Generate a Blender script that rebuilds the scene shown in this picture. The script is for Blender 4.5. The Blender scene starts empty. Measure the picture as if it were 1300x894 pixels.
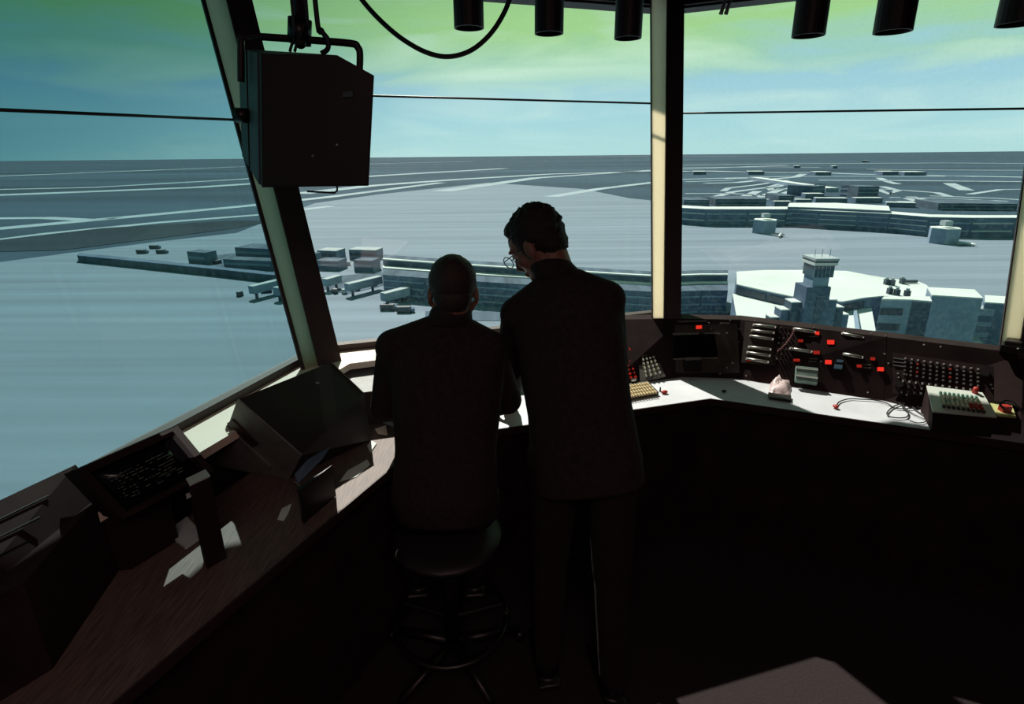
import bpy, bmesh, math, random
from mathutils import Vector, Matrix, noise
random.seed(7)
R = math.radians
C = bpy.context.scene.collection
SC = bpy.context.scene

# ------------------------------------------------------------------ camera
EYE = Vector((0, 0, 1.88))
PITCH, ROLL, FPX = R(16.9), R(0.55), 676.0
fwd = Vector((0, math.cos(PITCH), -math.sin(PITCH)))
_r = Vector((1, 0, 0)); _u = _r.cross(fwd)
right = _r*math.cos(ROLL) - _u*math.sin(ROLL)
up = _u*math.cos(ROLL) + _r*math.sin(ROLL)
cam = bpy.data.cameras.new('camera'); camo = bpy.data.objects.new('camera', cam); C.objects.link(camo)
cam.sensor_fit = 'HORIZONTAL'; cam.sensor_width = 36
cam.lens = 36*FPX/1300; cam.shift_y = -45/1300
cam.clip_start = .02; cam.clip_end = 60000
camo.matrix_world = Matrix(((right.x, up.x, -fwd.x, EYE.x), (right.y, up.y, -fwd.y, EYE.y), (right.z, up.z, -fwd.z, EYE.z), (0, 0, 0, 1)))
SC.camera = camo

# ------------------------------------------------------------------ sky
W = bpy.data.worlds.new('sky'); SC.world = W; W.use_nodes = True
nt = W.node_tree; N = nt.nodes; L = nt.links; N.clear()
def nd(t, **k):
    n = N.new(t)
    for a, b in k.items(): setattr(n, a, b)
    return n
def mth(op, a, b=None, c=None, clamp=False):
    n = N.new('ShaderNodeMath'); n.operation = op; n.use_clamp = clamp
    for i, v in enumerate((a, b, c)):
        if v is None: continue
        if isinstance(v, (int, float)): n.inputs[i].default_value = v
        else: L.new(v, n.inputs[i])
    return n.outputs[0]
tc = nd('ShaderNodeTexCoord'); sp = nd('ShaderNodeSeparateXYZ'); L.new(tc.outputs['Generated'], sp.inputs[0])
X_, Y_, Z_ = sp.outputs
mp = nd('ShaderNodeMapping'); mp.inputs['Scale'].default_value = (1.6, 2.2, 9); mp.inputs['Rotation'].default_value = (0.0, R(7), 0)
L.new(tc.outputs['Generated'], mp.inputs[0])
n1 = nd('ShaderNodeTexNoise'); n1.inputs['Scale'].default_value = 1.9; n1.inputs['Detail'].default_value = 6; n1.inputs['Distortion'].default_value = .6
L.new(mp.outputs[0], n1.inputs['Vector'])
cloud = n1.outputs['Fac']
zz = mth('ADD', Z_, mth('MULTIPLY', mth('SUBTRACT', cloud, .5), .17))
cr = nd('ShaderNodeValToRGB'); L.new(zz, cr.inputs[0])
e = cr.color_ramp.elements
cols = [(0.0, (.42, .66, .67)), (.06, (.36, .62, .68)), (.11, (.33, .57, .66)), (.145, (.33, .58, .46)), (.19, (.34, .60, .26)), (.45, (.21, .42, .24)), (1.0, (.09, .22, .24))]
e[0].position, e[0].color = 0, (*cols[0][1], 1); e[1].position, e[1].color = 1, (*cols[-1][1], 1)
for p, c in cols[1:-1]:
    q = e.new(p); q.color = (*c, 1)
# thin streaky cirrus
wisp = nd('ShaderNodeMapRange'); wisp.inputs['From Min'].default_value = .48; wisp.inputs['From Max'].default_value = .75
L.new(cloud, wisp.inputs['Value'])
mx = nd('ShaderNodeMix', data_type='RGBA'); L.new(mth('MULTIPLY', wisp.outputs[0], .7), mx.inputs['Factor'])
L.new(cr.outputs[0], mx.inputs['A']); mx.inputs['B'].default_value = (.60, .80, .74, 1)
# the sky darkens away from the bright part above the field (left and higher)
side = nd('ShaderNodeMapRange'); side.interpolation_type = 'SMOOTHSTEP'
side.inputs['From Min'].default_value = -.85; side.inputs['From Max'].default_value = -.10
side.inputs['To Min'].default_value = .0; side.inputs['To Max'].default_value = 1
L.new(mth('SUBTRACT', X_, mth('MULTIPLY', Z_, .9)), side.inputs['Value'])
mx2 = nd('ShaderNodeMix', data_type='RGBA'); L.new(side.outputs[0], mx2.inputs['Factor'])
mul = nd('ShaderNodeMix', data_type='RGBA', blend_type='MULTIPLY'); mul.inputs['Factor'].default_value = 1
L.new(mx.outputs['Result'], mul.inputs['A']); mul.inputs['B'].default_value = (.26, .42, .48, 1)
L.new(mul.outputs['Result'], mx2.inputs['A']); L.new(mx.outputs['Result'], mx2.inputs['B'])
bg = nd('ShaderNodeBackground'); bg.inputs['Strength'].default_value = 1.15
L.new(mx2.outputs['Result'], bg.inputs['Color'])
out = nd('ShaderNodeOutputWorld'); L.new(bg.outputs[0], out.inputs[0])

# ------------------------------------------------------------------ sun
SAZ, SEL = R(-20), R(47.5)
sd = Vector((math.sin(SAZ)*math.cos(SEL), math.cos(SAZ)*math.cos(SEL), math.sin(SEL)))
sun = bpy.data.lights.new('sun', 'SUN'); sun.energy = 7.4; sun.angle = R(.6); sun.color = (1, .93, .84)
suno = bpy.data.objects.new('sun', sun); C.objects.link(suno)
suno.rotation_euler = (-sd).to_track_quat('-Z', 'Y').to_euler(); suno.location = sd*30

SC.view_settings.view_transform = 'Standard'; SC.view_settings.look = 'None'
SC.view_settings.exposure = 0; SC.view_settings.gamma = 1; SC.view_settings.use_curve_mapping = False
SC.cycles.max_bounces = 8; SC.cycles.transparent_max_bounces = 16

# ------------------------------------------------------------------ helpers
def ray(x, y): return fwd + right*((x-650)/FPX) + up*((402-y)/FPX)
def atz(x, y, z):                       # point on a level of height z
    d = ray(x, y); return EYE + d*((z-EYE.z)/d.z)
def aty(x, y, Y):                       # point at depth Y
    d = ray(x, y); return EYE + d*(Y/d.y)
def atp(x, y, pl):                      # point on a plane (p, n)
    d = ray(x, y); p, n = pl; return EYE + d*((p-EYE).dot(n)/d.dot(n))
GZ = -58.0
def G(x, y, h=0): return atz(x, y, GZ+h)

def mat(name, col, rough=.6, metal=0, var=.0, scale=8, stretch=None, emit=None, spec=.5, bump=0, rot=0, coords='Object'):
    m = bpy.data.materials.new(name); m.use_nodes = True
    t = m.node_tree; b = t.nodes['Principled BSDF']
    b.inputs['Base Color'].default_value = (*col, 1); b.inputs['Roughness'].default_value = rough
    b.inputs['Metallic'].default_value = metal; b.inputs['Specular IOR Level'].default_value = spec
    if emit: b.inputs['Emission Color'].default_value = (*emit[0], 1); b.inputs['Emission Strength'].default_value = emit[1]
    if var or bump:
        tc = t.nodes.new('ShaderNodeTexCoord'); mp = t.nodes.new('ShaderNodeMapping')
        if stretch: mp.inputs['Scale'].default_value = stretch
        mp.inputs['Rotation'].default_value = (0, 0, rot)
        nz = t.nodes.new('ShaderNodeTexNoise'); nz.inputs['Scale'].default_value = scale; nz.inputs['Detail'].default_value = 5
        t.links.new(tc.outputs[coords], mp.inputs[0]); t.links.new(mp.outputs[0], nz.inputs['Vector'])
        r = t.nodes.new('ShaderNodeMapRange'); r.inputs['From Min'].default_value = .3; r.inputs['From Max'].default_value = .7
        t.links.new(nz.outputs['Fac'], r.inputs['Value'])
        x = t.nodes.new('ShaderNodeMix'); x.data_type = 'RGBA'
        t.links.new(r.outputs[0], x.inputs['Factor'])
        x.inputs['A'].default_value = (*[c*(1-var) for c in col], 1); x.inputs['B'].default_value = (*[min(1, c*(1+var)) for c in col], 1)
        t.links.new(x.outputs['Result'], b.inputs['Base Color'])
        if bump:
            bp = t.nodes.new('ShaderNodeBump'); bp.inputs['Strength'].default_value = bump; bp.inputs['Distance'].default_value = .01
            t.links.new(nz.outputs['Fac'], bp.inputs['Height']); t.links.new(bp.outputs[0], b.inputs['Normal'])
    return m
def glass(name, tint, dirt=.02):
    m = bpy.data.materials.new(name); m.use_nodes = True; t = m.node_tree; t.nodes.clear()
    o = t.nodes.new('ShaderNodeOutputMaterial'); tr = t.nodes.new('ShaderNodeBsdfTransparent'); tr.inputs[0].default_value = (*tint, 1)
    gl = t.nodes.new('ShaderNodeBsdfGlossy'); gl.inputs['Roughness'].default_value = .02; gl.inputs['Color'].default_value = (.8, .8, .8, 1)
    lw_ = t.nodes.new('ShaderNodeLayerWeight'); lw_.inputs['Blend'].default_value = .5
    pw = t.nodes.new('ShaderNodeMath'); pw.operation = 'POWER'; pw.inputs[1].default_value = 5; t.links.new(lw_.outputs['Facing'], pw.inputs[0])
    fr = t.nodes.new('ShaderNodeMath'); fr.operation = 'MULTIPLY_ADD'; fr.inputs[1].default_value = .5; fr.inputs[2].default_value = .008; t.links.new(pw.outputs[0], fr.inputs[0])
    mx = t.nodes.new('ShaderNodeMixShader'); t.links.new(fr.outputs[0], mx.inputs[0]); t.links.new(tr.outputs[0], mx.inputs[1]); t.links.new(gl.outputs[0], mx.inputs[2])
    df = t.nodes.new('ShaderNodeBsdfTranslucent'); df.inputs[0].default_value = (.7, .9, .9, 1)
    nz = t.nodes.new('ShaderNodeTexNoise'); nz.inputs['Scale'].default_value = 60; nz.inputs['Detail'].default_value = 6
    tc = t.nodes.new('ShaderNodeTexCoord'); t.links.new(tc.outputs['Object'], nz.inputs['Vector'])
    r = t.nodes.new('ShaderNodeMapRange'); r.inputs['From Min'].default_value = .45; r.inputs['From Max'].default_value = .8; r.inputs['To Max'].default_value = dirt
    t.links.new(nz.outputs['Fac'], r.inputs['Value'])
    m2 = t.nodes.new('ShaderNodeMixShader'); t.links.new(r.outputs[0], m2.inputs[0]); t.links.new(mx.outputs[0], m2.inputs[1]); t.links.new(df.outputs[0], m2.inputs[2])
    t.links.new(m2.outputs[0], o.inputs[0])
    return m

class MB:
    def __init__(s): s.v = []; s.f = []
    def add(s, v, f):
        k = len(s.v); s.v += [Vector(p) for p in v]; s.f += [[i+k for i in q] for q in f]; return s
    def prism(s, a, b):                 # two loops of equal length
        n = len(a); f = [list(range(n))[::-1], [i+n for i in range(n)]] + [[i, (i+1) % n, (i+1) % n+n, i+n] for i in range(n)]
        return s.add(list(a)+list(b), f)
    def ext(s, a, d): a = [Vector(p) for p in a]; return s.prism(a, [p+Vector(d) for p in a])
    def box(s, c, sz, M=None):
        x, y, z = [q/2 for q in sz]; c = Vector(c)
        P = [(-x, -y, -z), (x, -y, -z), (x, y, -z), (-x, y, -z), (-x, -y, z), (x, -y, z), (x, y, z), (-x, y, z)]
        P = [Vector(p) for p in P]
        if M: P = [M @ p for p in P]
        return s.add([p+c for p in P], [[3, 2, 1, 0], [4, 5, 6, 7], [0, 1, 5, 4], [1, 2, 6, 5], [2, 3, 7, 6], [3, 0, 4, 7]])
    def tube(s, pts, r, n=8):
        pts = [Vector(p) for p in pts]; m = len(pts); V = []; rr = r if isinstance(r, (list, tuple)) else [r]*m
        pu = None
        for i, p in enumerate(pts):
            t = (pts[min(i+1, m-1)]-pts[max(i-1, 0)]).normalized()
            if pu is None:
                a = Vector((0, 0, 1)) if abs(t.z) < .9 else Vector((1, 0, 0)); pu = (a-t*a.dot(t)).normalized()
            else: pu = (pu-t*pu.dot(t)).normalized()
            w = t.cross(pu)
            V += [p+(pu*math.cos(k*2*math.pi/n)+w*math.sin(k*2*math.pi/n))*rr[i] for k in range(n)]
        f = [[i*n+k, i*n+(k+1) % n, (i+1)*n+(k+1) % n, (i+1)*n+k] for i in range(m-1) for k in range(n)]
        f += [list(range(n))[::-1], [(m-1)*n+k for k in range(n)]]
        return s.add(V, f)
    def ell(s, c, rad, M=None, nu=20, nv=12, fn=None):
        c = Vector(c); V = []; F = []
        def P(d):
            q = Vector((d.x*rad[0], d.y*rad[1], d.z*rad[2]))
            if fn: q = q*fn(d)
            if M: q = M @ q
            return q+c
        V.append(P(Vector((0, 0, -1))))
        for j in range(1, nv):
            th = math.pi*j/nv
            for i in range(nu):
                a = 2*math.pi*i/nu; V.append(P(Vector((math.sin(th)*math.cos(a), math.sin(th)*math.sin(a), -math.cos(th)))))
        V.append(P(Vector((0, 0, 1)))); T = len(V)-1
        for i in range(nu): F.append([0, 1+(i+1) % nu, 1+i]); F.append([T, 1+(nv-2)*nu+i, 1+(nv-2)*nu+(i+1) % nu])
        for j in range(nv-2):
            for i in range(nu): a = 1+j*nu+i; b = 1+j*nu+(i+1) % nu; F.append([a, b, b+nu, a+nu])
        return s.add(V, F)
    def cap(s, p0, p1, r0, r1, n=14):   # tapered limb with round ends
        p0, p1 = Vector(p0), Vector(p1); d = (p1-p0).normalized(); pts = []; rr = []
        for k in range(5): a = k/5*math.pi/2; pts.append(p0-d*r0*math.cos(a)); rr.append(max(r0*math.sin(a), .0008))
        for k in range(5): a = k/4*math.pi/2; pts.append(p1+d*r1*math.sin(a)); rr.append(max(r1*math.cos(a), .0008))
        return s.tube(pts, rr, n)
    def loft(s, secs, n=24):            # sections (centre, rx, ry, M) -> closed skin
        V = []; m = len(secs)
        for c, rx, ry, M in secs:
            for k in range(n):
                a = 2*math.pi*k/n; ca, sa = math.cos(a), math.sin(a)
                ex = .82
                q = Vector((math.copysign(abs(ca)**ex, ca)*rx, math.copysign(abs(sa)**ex, sa)*ry, 0))
                V.append(Vector(c)+(M @ q if M else q))
        f = [[i*n+k, i*n+(k+1) % n, (i+1)*n+(k+1) % n, (i+1)*n+k] for i in range(m-1) for k in range(n)]
        f += [list(range(n))[::-1], [(m-1)*n+k for k in range(n)]]
        return s.add(V, f)
    def build(s, name, m, parent=None, smooth=False, bevel=0):
        me = bpy.data.meshes.new(name)
        O = Vector((0, 0, 0))
        if parent is None and s.v:
            O = sum(s.v, Vector())/len(s.v); O.z = min(p.z for p in s.v)
        elif parent is not None: O = Vector(parent['o'])
        me.from_pydata([p-O for p in s.v], [], s.f); me.materials.append(m)
        bm = bmesh.new(); bm.from_mesh(me); bmesh.ops.recalc_face_normals(bm, faces=bm.faces); bm.to_mesh(me); bm.free()
        if smooth: me.polygons.foreach_set('use_smooth', [True]*len(me.polygons))
        o = bpy.data.objects.new(name, me); C.objects.link(o)
        if parent is not None: o.parent = parent
        else: o.location = O
        o['o'] = tuple(O)
        if bevel:
            b = o.modifiers.new('bevel', 'BEVEL'); b.width = bevel; b.segments = 2; b.limit_method = 'ANGLE'
        return o
def tag(o, label, cat, group=None, kind=None):
    if label: o['label'] = label
    if cat: o['category'] = cat
    if group: o['group'] = group
    if kind: o['kind'] = kind
    return o
def thing(name, loc, label, cat, group=None):
    o = bpy.data.objects.new(name, None); C.objects.link(o); o.location = loc; o['o'] = tuple(loc); o.empty_display_size = .1
    return tag(o, label, cat, group)
def struct(o): o['kind'] = 'structure'; return o
def plane3(a, b, c):
    n = (b-a).cross(c-a).normalized()
    if n.dot(EYE-a) < 0: n = -n
    return (a, n)
def quad_on(pl, pts, h, lift=0):        # raised plate from outline points on a plane
    p, n = pl
    P = [atp(x, y, pl)+n*lift for x, y in pts]
    return MB().ext(P, n*h)
def lerp(a, b, t): return a*(1-t)+b*t
def bil(q, u, v): return lerp(lerp(q[0], q[1], u), lerp(q[3], q[2], u), v)
def zt(o, pts_z): pass

# ------------------------------------------------------------------ materials
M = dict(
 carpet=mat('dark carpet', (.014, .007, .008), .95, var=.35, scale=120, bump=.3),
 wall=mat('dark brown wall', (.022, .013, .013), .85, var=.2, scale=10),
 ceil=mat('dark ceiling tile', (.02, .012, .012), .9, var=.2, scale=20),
 mull=mat('dark bronze mullion', (.028, .012, .012), .55, var=.15, scale=6),
 jamb=mat('cream jamb paint', (.80, .74, .58), .6, var=.05, scale=6),
 ledge=mat('cream ledge laminate', (.86, .74, .62), .5, var=.04, scale=5),
 desk=mat('pale grey desk laminate', (.60, .62, .66), .55, var=.10, scale=7),
 wood=mat('worn brown wood desk', (.12, .085, .075), .6, var=.45, scale=14, stretch=(14, 1, 1), rot=R(-25)),
 edge=mat('dark desk edge', (.03, .012, .012), .6),
 cons=mat('dark brown console', (.024, .0135, .0135), .8, var=.35, scale=9, spec=.1),
 consg=mat('dark grey console', (.06, .048, .042), .75, var=.4, scale=9, spec=.15),
 olive=mat('olive panel', (.05, .045, .022), .7, var=.2, scale=8),
 black=mat('black plastic', (.008, .006, .006), .4),
 blackm=mat('black rubber cable', (.008, .006, .007), .5),
 can=mat('dark brown lamp can', (.018, .008, .008), .5),
 metal=mat('dull metal', (.42, .42, .38), .35, .7, var=.15, scale=30),
 chrome=mat('bright screw metal', (.8, .8, .75), .3, .6),
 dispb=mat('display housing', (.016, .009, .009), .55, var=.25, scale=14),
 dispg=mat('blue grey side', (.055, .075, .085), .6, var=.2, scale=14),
 grey=mat('grey metal housing', (.13, .125, .115), .55, var=.25, scale=16),
 beige=mat('pale bezel plastic', (.52, .60, .60), .5, var=.08, scale=20),
 screen=mat('dark glass screen', (.004, .005, .007), .12, spec=.7),
 text=mat('faint amber characters', (.02, .02, .02), .5, emit=((.5, .45, .3), .03)),
 red=mat('lit red lamp', (.3, .01, .01), .4, emit=((1, .04, .02), .75)),
 dred=mat('dull red lamp', (.2, .01, .01), .4, emit=((1, .04, .02), .22)),
 paper=mat('white paper', (.62, .70, .66), .8, var=.06, scale=20),
 blue=mat('blue card cover', (.08, .15, .22), .6, var=.1, scale=12),
 pink=mat('pinkish plastic bag', (.62, .48, .48), .35, var=.2, scale=40, bump=.5),
 teal=mat('pale green box', (.20, .30, .26), .5, var=.25, scale=20),
 key=mat('cream keycap', (.75, .76, .60), .5), keyr=mat('red keycap', (.45, .03, .02), .5), keyd=mat('dark keycap', (.05, .04, .04), .4),
 keyy=mat('tan keycap', (.66, .52, .28), .5),
 keyt=mat('green tinted keycap', (.22, .42, .34), .5),
 pale=mat('pale keyboard top', (.62, .66, .60), .5, var=.05, scale=8),
 skin=mat('skin', (.22, .10, .07), .55, var=.08, scale=30),
 hair=mat('dark hair', (.012, .006, .005), .7, var=.3, scale=80, bump=.6),
 hairg=mat('thin brown hair', (.03, .017, .014), .7, var=.3, scale=80, bump=.4),
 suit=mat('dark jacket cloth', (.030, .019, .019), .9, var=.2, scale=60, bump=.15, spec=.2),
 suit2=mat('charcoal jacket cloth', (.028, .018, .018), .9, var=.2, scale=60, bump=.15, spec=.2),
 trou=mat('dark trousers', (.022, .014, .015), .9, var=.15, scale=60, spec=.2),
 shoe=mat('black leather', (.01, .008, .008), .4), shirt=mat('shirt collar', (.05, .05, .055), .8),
 eye=mat('eye white', (.5, .5, .48), .3),
 field=mat('dry grass field', (.036, .066, .098), .95, var=.40, scale=.0009, stretch=(.35, 3.2, 1), coords='Object', spec=.06),
 grass=mat('dark grass', (.020, .036, .050), .95, var=.3, scale=.004, stretch=(.6, 3, 1), spec=.06),
 apron=mat('concrete apron', (.170, .222, .280), .9, var=.16, scale=.05, stretch=(.06, 1.6, 1), rot=R(4), spec=.06),
 road=mat('pale pavement', (.29, .36, .41), .9, var=.15, scale=.01, spec=.06),
 roof=mat('white gravel roof', (.52, .58, .58), .9, var=.08, scale=.05, spec=.06),
 roof2=mat('light grey roof', (.33, .39, .42), .9, var=.1, scale=.05, spec=.06),
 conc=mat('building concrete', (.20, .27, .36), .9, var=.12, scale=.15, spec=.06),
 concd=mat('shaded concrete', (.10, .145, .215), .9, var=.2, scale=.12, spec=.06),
 win=mat('dark window band', (.03, .05, .075), .4),
 park=mat('parking lot asphalt', (.075, .11, .15), .9, var=.3, scale=.08, stretch=(3, .3, 1), spec=.06),
 lot=mat('parked car roofs', (.32, .38, .42), .5),
 white=mat('white aircraft paint', (.66, .72, .72), .4),
 hill=mat('distant hill', (.07, .10, .13), 1, spec=.06),
 cab=mat('tower cab glazing', (.05, .09, .12), .2),
 chair=mat('black chair vinyl', (.012, .009, .009), .5),
)
M['jamb'] = bpy.data.materials.new('translucent cream light strip'); M['jamb'].use_nodes = True
_t = M['jamb'].node_tree; _o = _t.nodes['Material Output']; _t.nodes.remove(_t.nodes['Principled BSDF'])
_a = _t.nodes.new('ShaderNodeBsdfDiffuse'); _a.inputs[0].default_value = (.78, .74, .62, 1); _b = _t.nodes.new('ShaderNodeBsdfTranslucent'); _b.inputs[0].default_value = (1, .93, .76, 1)
_m = _t.nodes.new('ShaderNodeMixShader'); _m.inputs[0].default_value = .9; _t.links.new(_a.outputs[0], _m.inputs[1]); _t.links.new(_b.outputs[0], _m.inputs[2]); _t.links.new(_m.outputs[0], _o.inputs[0])
M['gl'] = glass('clear window glass', (.96, .98, .97)); M['glt'] = glass('teal tinted window glass', (.69, .805, .81), .015)

# ------------------------------------------------------------------ tower cab shell
def at(x, y, z=0): return Vector((x, y, z))
S0, S1, S2, S3 = at(-1.60, .25, 1), at(-.925, 2.40, 1), at(.895, 2.955, 1), at(2.36, 2.33, 1)
SB = at(-1.66, -.9, 1); S4 = at(2.75, .9, 1); S5 = at(2.2, -1.4, 1); S6 = at(-.9, -1.9, 1)
TH = math.tan(R(15)); ZT = 2.65
def nrm(a, b):
    d = (b-a).xy.normalized(); return Vector((-d.y, d.x))
def lean(S, a, b):
    # offset per metre of height, so both neighbouring panes lean out by 15 degrees
    det = a.x*b.y-a.y*b.x
    return Vector(((TH*b.y-a.y*TH)/det, (a.x*TH-TH*b.x)/det, 0))
ring = [S6, SB, S0, S1, S2, S3, S4, S5]
LE = {}
for i, S in enumerate(ring):
    a = nrm(ring[i-1], S); b = nrm(S, ring[(i+1) % 8]); LE[i] = lean(S, a, b)
def up_at(i, z): p = ring[i]+LE[i]*(z-1); p.z = z; return p
LE[5] = Vector((.10, .22, 0))           # the right corner post stands steeper
cen = Vector((.3, .6, 0))
def inward(p, d):
    q = (cen-p); q.z = 0; return p+q.normalized()*d
# floor and ceiling
fl = [Vector((p.x, p.y, 0)) for p in [inward(up_at(i, 1), -.05) for i in range(8)]]
struct(MB().ext(fl, (0, 0, -.15)).build('floor', M['carpet']))
ce = [inward(up_at(i, ZT), -.35) for i in range(8)]
for p in ce: p.z = 2.78
struct(MB().ext(ce, (0, 0, .15)).build('ceiling', M['ceil']))
names = {0: 'blocking_wall_back_left', 1: 'blocking_wall_left_rear', 2: 'wall_left', 3: 'wall_front', 4: 'wall_right_front', 5: 'blocking_wall_right', 6: 'blocking_wall_right_rear', 7: 'blocking_wall_back'}
for i in range(8):
    j = (i+1) % 8
    full = i in (0, 1, 5, 6, 7)  # unseen sides closed solid to keep light out, where windows would be
    zt_ = ZT+.13 if full else (.955 if i < 4 else .885)
    a, b = up_at(i, 1), up_at(j, 1)
    a0, b0 = Vector((a.x, a.y, 0)), Vector((b.x, b.y, 0))
    if full:
        a1, b1 = up_at(i, zt_), up_at(j, zt_)
        m = MB(); o = .06
        lo = [a0, b0, inward(b0, -o), inward(a0, -o)]; mid = [a, b, inward(b, -o), inward(a, -o)]; hi = [a1, b1, inward(b1, -o), inward(a1, -o)]
        m.prism(lo, mid); m.prism(mid, hi)
    else:
        lo = [a0, b0, inward(b0, -.06), inward(a0, -.06)]
        m = MB().ext(lo, (0, 0, zt_))
    struct(m.build(names[i], M['wall']))
# windows: frame bars along the glass and the pane itself
def glass_line(i, z, off=0): return up_at(i, z)
for wn, (i, j, gm) in enumerate(((2, 3, 'glt'), (3, 4, 'gl'), (4, 5, 'gl')), 1):
    zs_ = .985 if i < 4 else .915
    a0, b0, a1, b1 = up_at(i, zs_), up_at(j, zs_), up_at(i, ZT), up_at(j, ZT)
    inn = (Vector((cen.x, cen.y, 0))-Vector(((a0+b0)/2).xy.to_3d()))
    d = (b0-a0).normalized(); nn = Vector((d.y, -d.x, 0))
    if nn.dot(inn) < 0: nn = -nn
    fr = MB()
    fr.ext([a0-nn*.02, b0-nn*.02, b0+nn*.025, a0+nn*.025], (0, 0, .032))
    f = struct(fr.build('window_%d' % wn, M['mull']))
    hd = MB().ext([a1-nn*.05, b1-nn*.05, b1+nn*.07, a1+nn*.07], (0, 0, .13)).build('window_head', M['mull'], f)
    a2, b2 = up_at(i, zs_+.005), up_at(j, zs_+.005)
    MB().ext([a2, b2, b1, a1], -nn*.006).build('pane', M[gm], f)
    # rail along the header
    MB().tube([a1+nn*.09+Vector((0, 0, .02)), b1+nn*.09+Vector((0, 0, .02))], .012).build('head_rail', M['mull'], f)
# corner posts: deep fins, with an added translucent strip that brightens the left flank
def post(n, O, I, w, i, jw, ww=.0):
    """O outer-left line point at z=1, I inner-left point at z=1, w width of the inner face to the right"""
    Lz = LE[i]
    t = (I-O); t.z = 0; t.normalize(); s = Vector((-t.y, t.x, 0))
    if s.dot(right) < 0: s = -s
    def sec(z):
        o = Lz*(z-1)+Vector((0, 0, z-1)); return [O+o, I+o, I+s*w+o, O+s*(w+ww)+o]
    m = MB().prism(sec(.80), sec(ZT+.12)); p = struct(m.build('trim_%d' % n, M['mull']))
    fx = (s*.97-t*.0).normalized(); wj, wb = jw
    def js(z):
        o = Lz*(z-1)+Vector((0, 0, z-1)); A_ = I-t*.012+o
        return [A_, A_-fx*wj*(1+.25*(z-1)), A_-fx*wj*(1+.25*(z-1))-t*.006, A_-t*.006]
    MB().prism(js(.97), js(ZT+.1)).build('added_light_strip', M['jamb'], p)
    def es(z):
        o = Lz*(z-1)+Vector((0, 0, z-1)); A_ = I-t*.012+o-fx*wj*(1+.25*(z-1))
        return [A_+t*.006, A_-fx*wb+t*.006, A_-fx*wb-t*.014, A_-t*.014]
    MB().prism(es(.97), es(ZT+.1)).build('strip_bead', M['mull'], p)
    return p
def gpt(x, z=1, Yl=None, line=None):    # point at level z whose column in the frame is x, on plan line (p,q)
    p, q = line; best = None
    for k in range(-400, 1401):
        t = k/1000; r = p+(q-p)*t
        v = r-EYE; u = 650+FPX*v.dot(right)/v.dot(fwd)
        if best is None or abs(u-x) < best[0]: best = (abs(u-x), r)
    return best[1].copy()
O1 = gpt(390, line=(S0, S1+(S1-S0)*.1)); I1 = gpt(404, line=(at(-1.0, 2.17, 1), at(-.6, 2.30, 1)))
post(1, O1, I1, .105, 3, (.060, .014))
O2 = gpt(829, line=(S1, S2)); I2 = gpt(843, line=(at(.6, 2.72, 1), at(1.1, 2.72, 1)))
post(2, O2, I2, .092, 4, (.058, .004))
O3 = gpt(1275, line=(S2, S3)); I3 = gpt(1292, line=(at(1.9, 2.22, 1), at(2.5, 2.10, 1)))
post(3, O3, I3, .11, 5, (.060, .004))
# dim fill light added overhead behind the viewer to lift the interior
fx_ = thing('fill_light_panel', (.1, -.35, 2.78), 'dim warm fill light panel added behind the viewer', 'ceiling lamp')
MB().ext([at(-.6, -1.25, 2.73), at(.8, -1.25, 2.73), at(.8, -.25, 2.73), at(-.6, -.25, 2.73)], (0, 0, .05)).build('fill_panel_body', M['can'], fx_)
MB().ext([at(-.56, -1.21, 2.722), at(.76, -1.21, 2.722), at(.76, -.29, 2.722), at(-.56, -.29, 2.722)], (0, 0, .007)).build('fill_panel_face', mat('dim diffuser', (.5, .4, .35), .5, emit=((1, .66, .62), 3.8)), fx_)
# cream window ledge inside the glass
def off(i, d):
    return inward(up_at(i, 1), d)
LW = [Vector((S0.x, S0.y, 0))+Vector((.17, 0, 0)), Vector((-.735, 2.24, 0)), Vector((.90, 2.83, 0)), Vector((2.29, 2.25, 0))]
OW = [S0, S1, S2, S3]
for k, nm in ((0, 'trim_4'), (1, 'trim_5'), (2, 'trim_6')):
    a, b = OW[k], OW[k+1]; c, d = LW[k+1], LW[k]
    q = [Vector((p.x, p.y, .955 if k < 2 else .885)) for p in (a, b, c, d)]
    o = struct(MB().ext(q, (0, 0, .03)).build(nm, M['ledge']))

# ------------------------------------------------------------------ worktop
F = [Vector(p) for p in ((-1.12, .25, 0), (-.60, 1.40, 0), (-.36, 1.92, 0))]
dR = [atz(757, 523, .78), atz(902, 506, .78), atz(1300, 563, .78)]
FR = [Vector((-.36, 1.92, 0)), Vector((dR[1].x, dR[1].y, 0)), Vector((dR[2].x+.12, dR[2].y-.05, 0)), Vector((2.25, 1.2, 0))]
def lvl(P, z): return [Vector((p.x, p.y, z)) for p in P]
lw = thing('wooden_worktop', (-.9, 1.4, 0), 'worn brown wood worktop under the left window, carrying the two slanted housings', 'worktop')
wl = [Vector((-1.40, .40, 0)), Vector((-.78, 2.22, 0))]
MB().ext(lvl([F[0], F[1], F[2], wl[1], wl[0]], .75), (0, 0, .03)).build('tabletop', M['wood'], lw)
MB().ext(lvl([F[0]+at(-.04, .02), F[2]+at(-.04, .02), F[2]+at(-.07, .04), F[0]+at(-.07, .04)], .0), (0, 0, .75)).build('front_panel', M['cons'], lw)
MB().ext(lvl([F[0], F[1], F[2], F[2]+at(.006, -.003), F[1]+at(.006, -.003), F[0]+at(.006, -.003)], .748), (0, 0, .033)).build('edge_strip', M['edge'], lw)
rw = thing('laminate_worktop', (1.0, 2.2, 0), 'pale sunlit laminate worktop bending along the right-hand control consoles', 'worktop')
back = [Vector((2.5, 1.4, 0)), Vector((2.25, 2.25, 0)), Vector((.88, 2.80, 0)), Vector((-.70, 2.31, 0)), Vector((-.775, 2.225, 0))]
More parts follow.
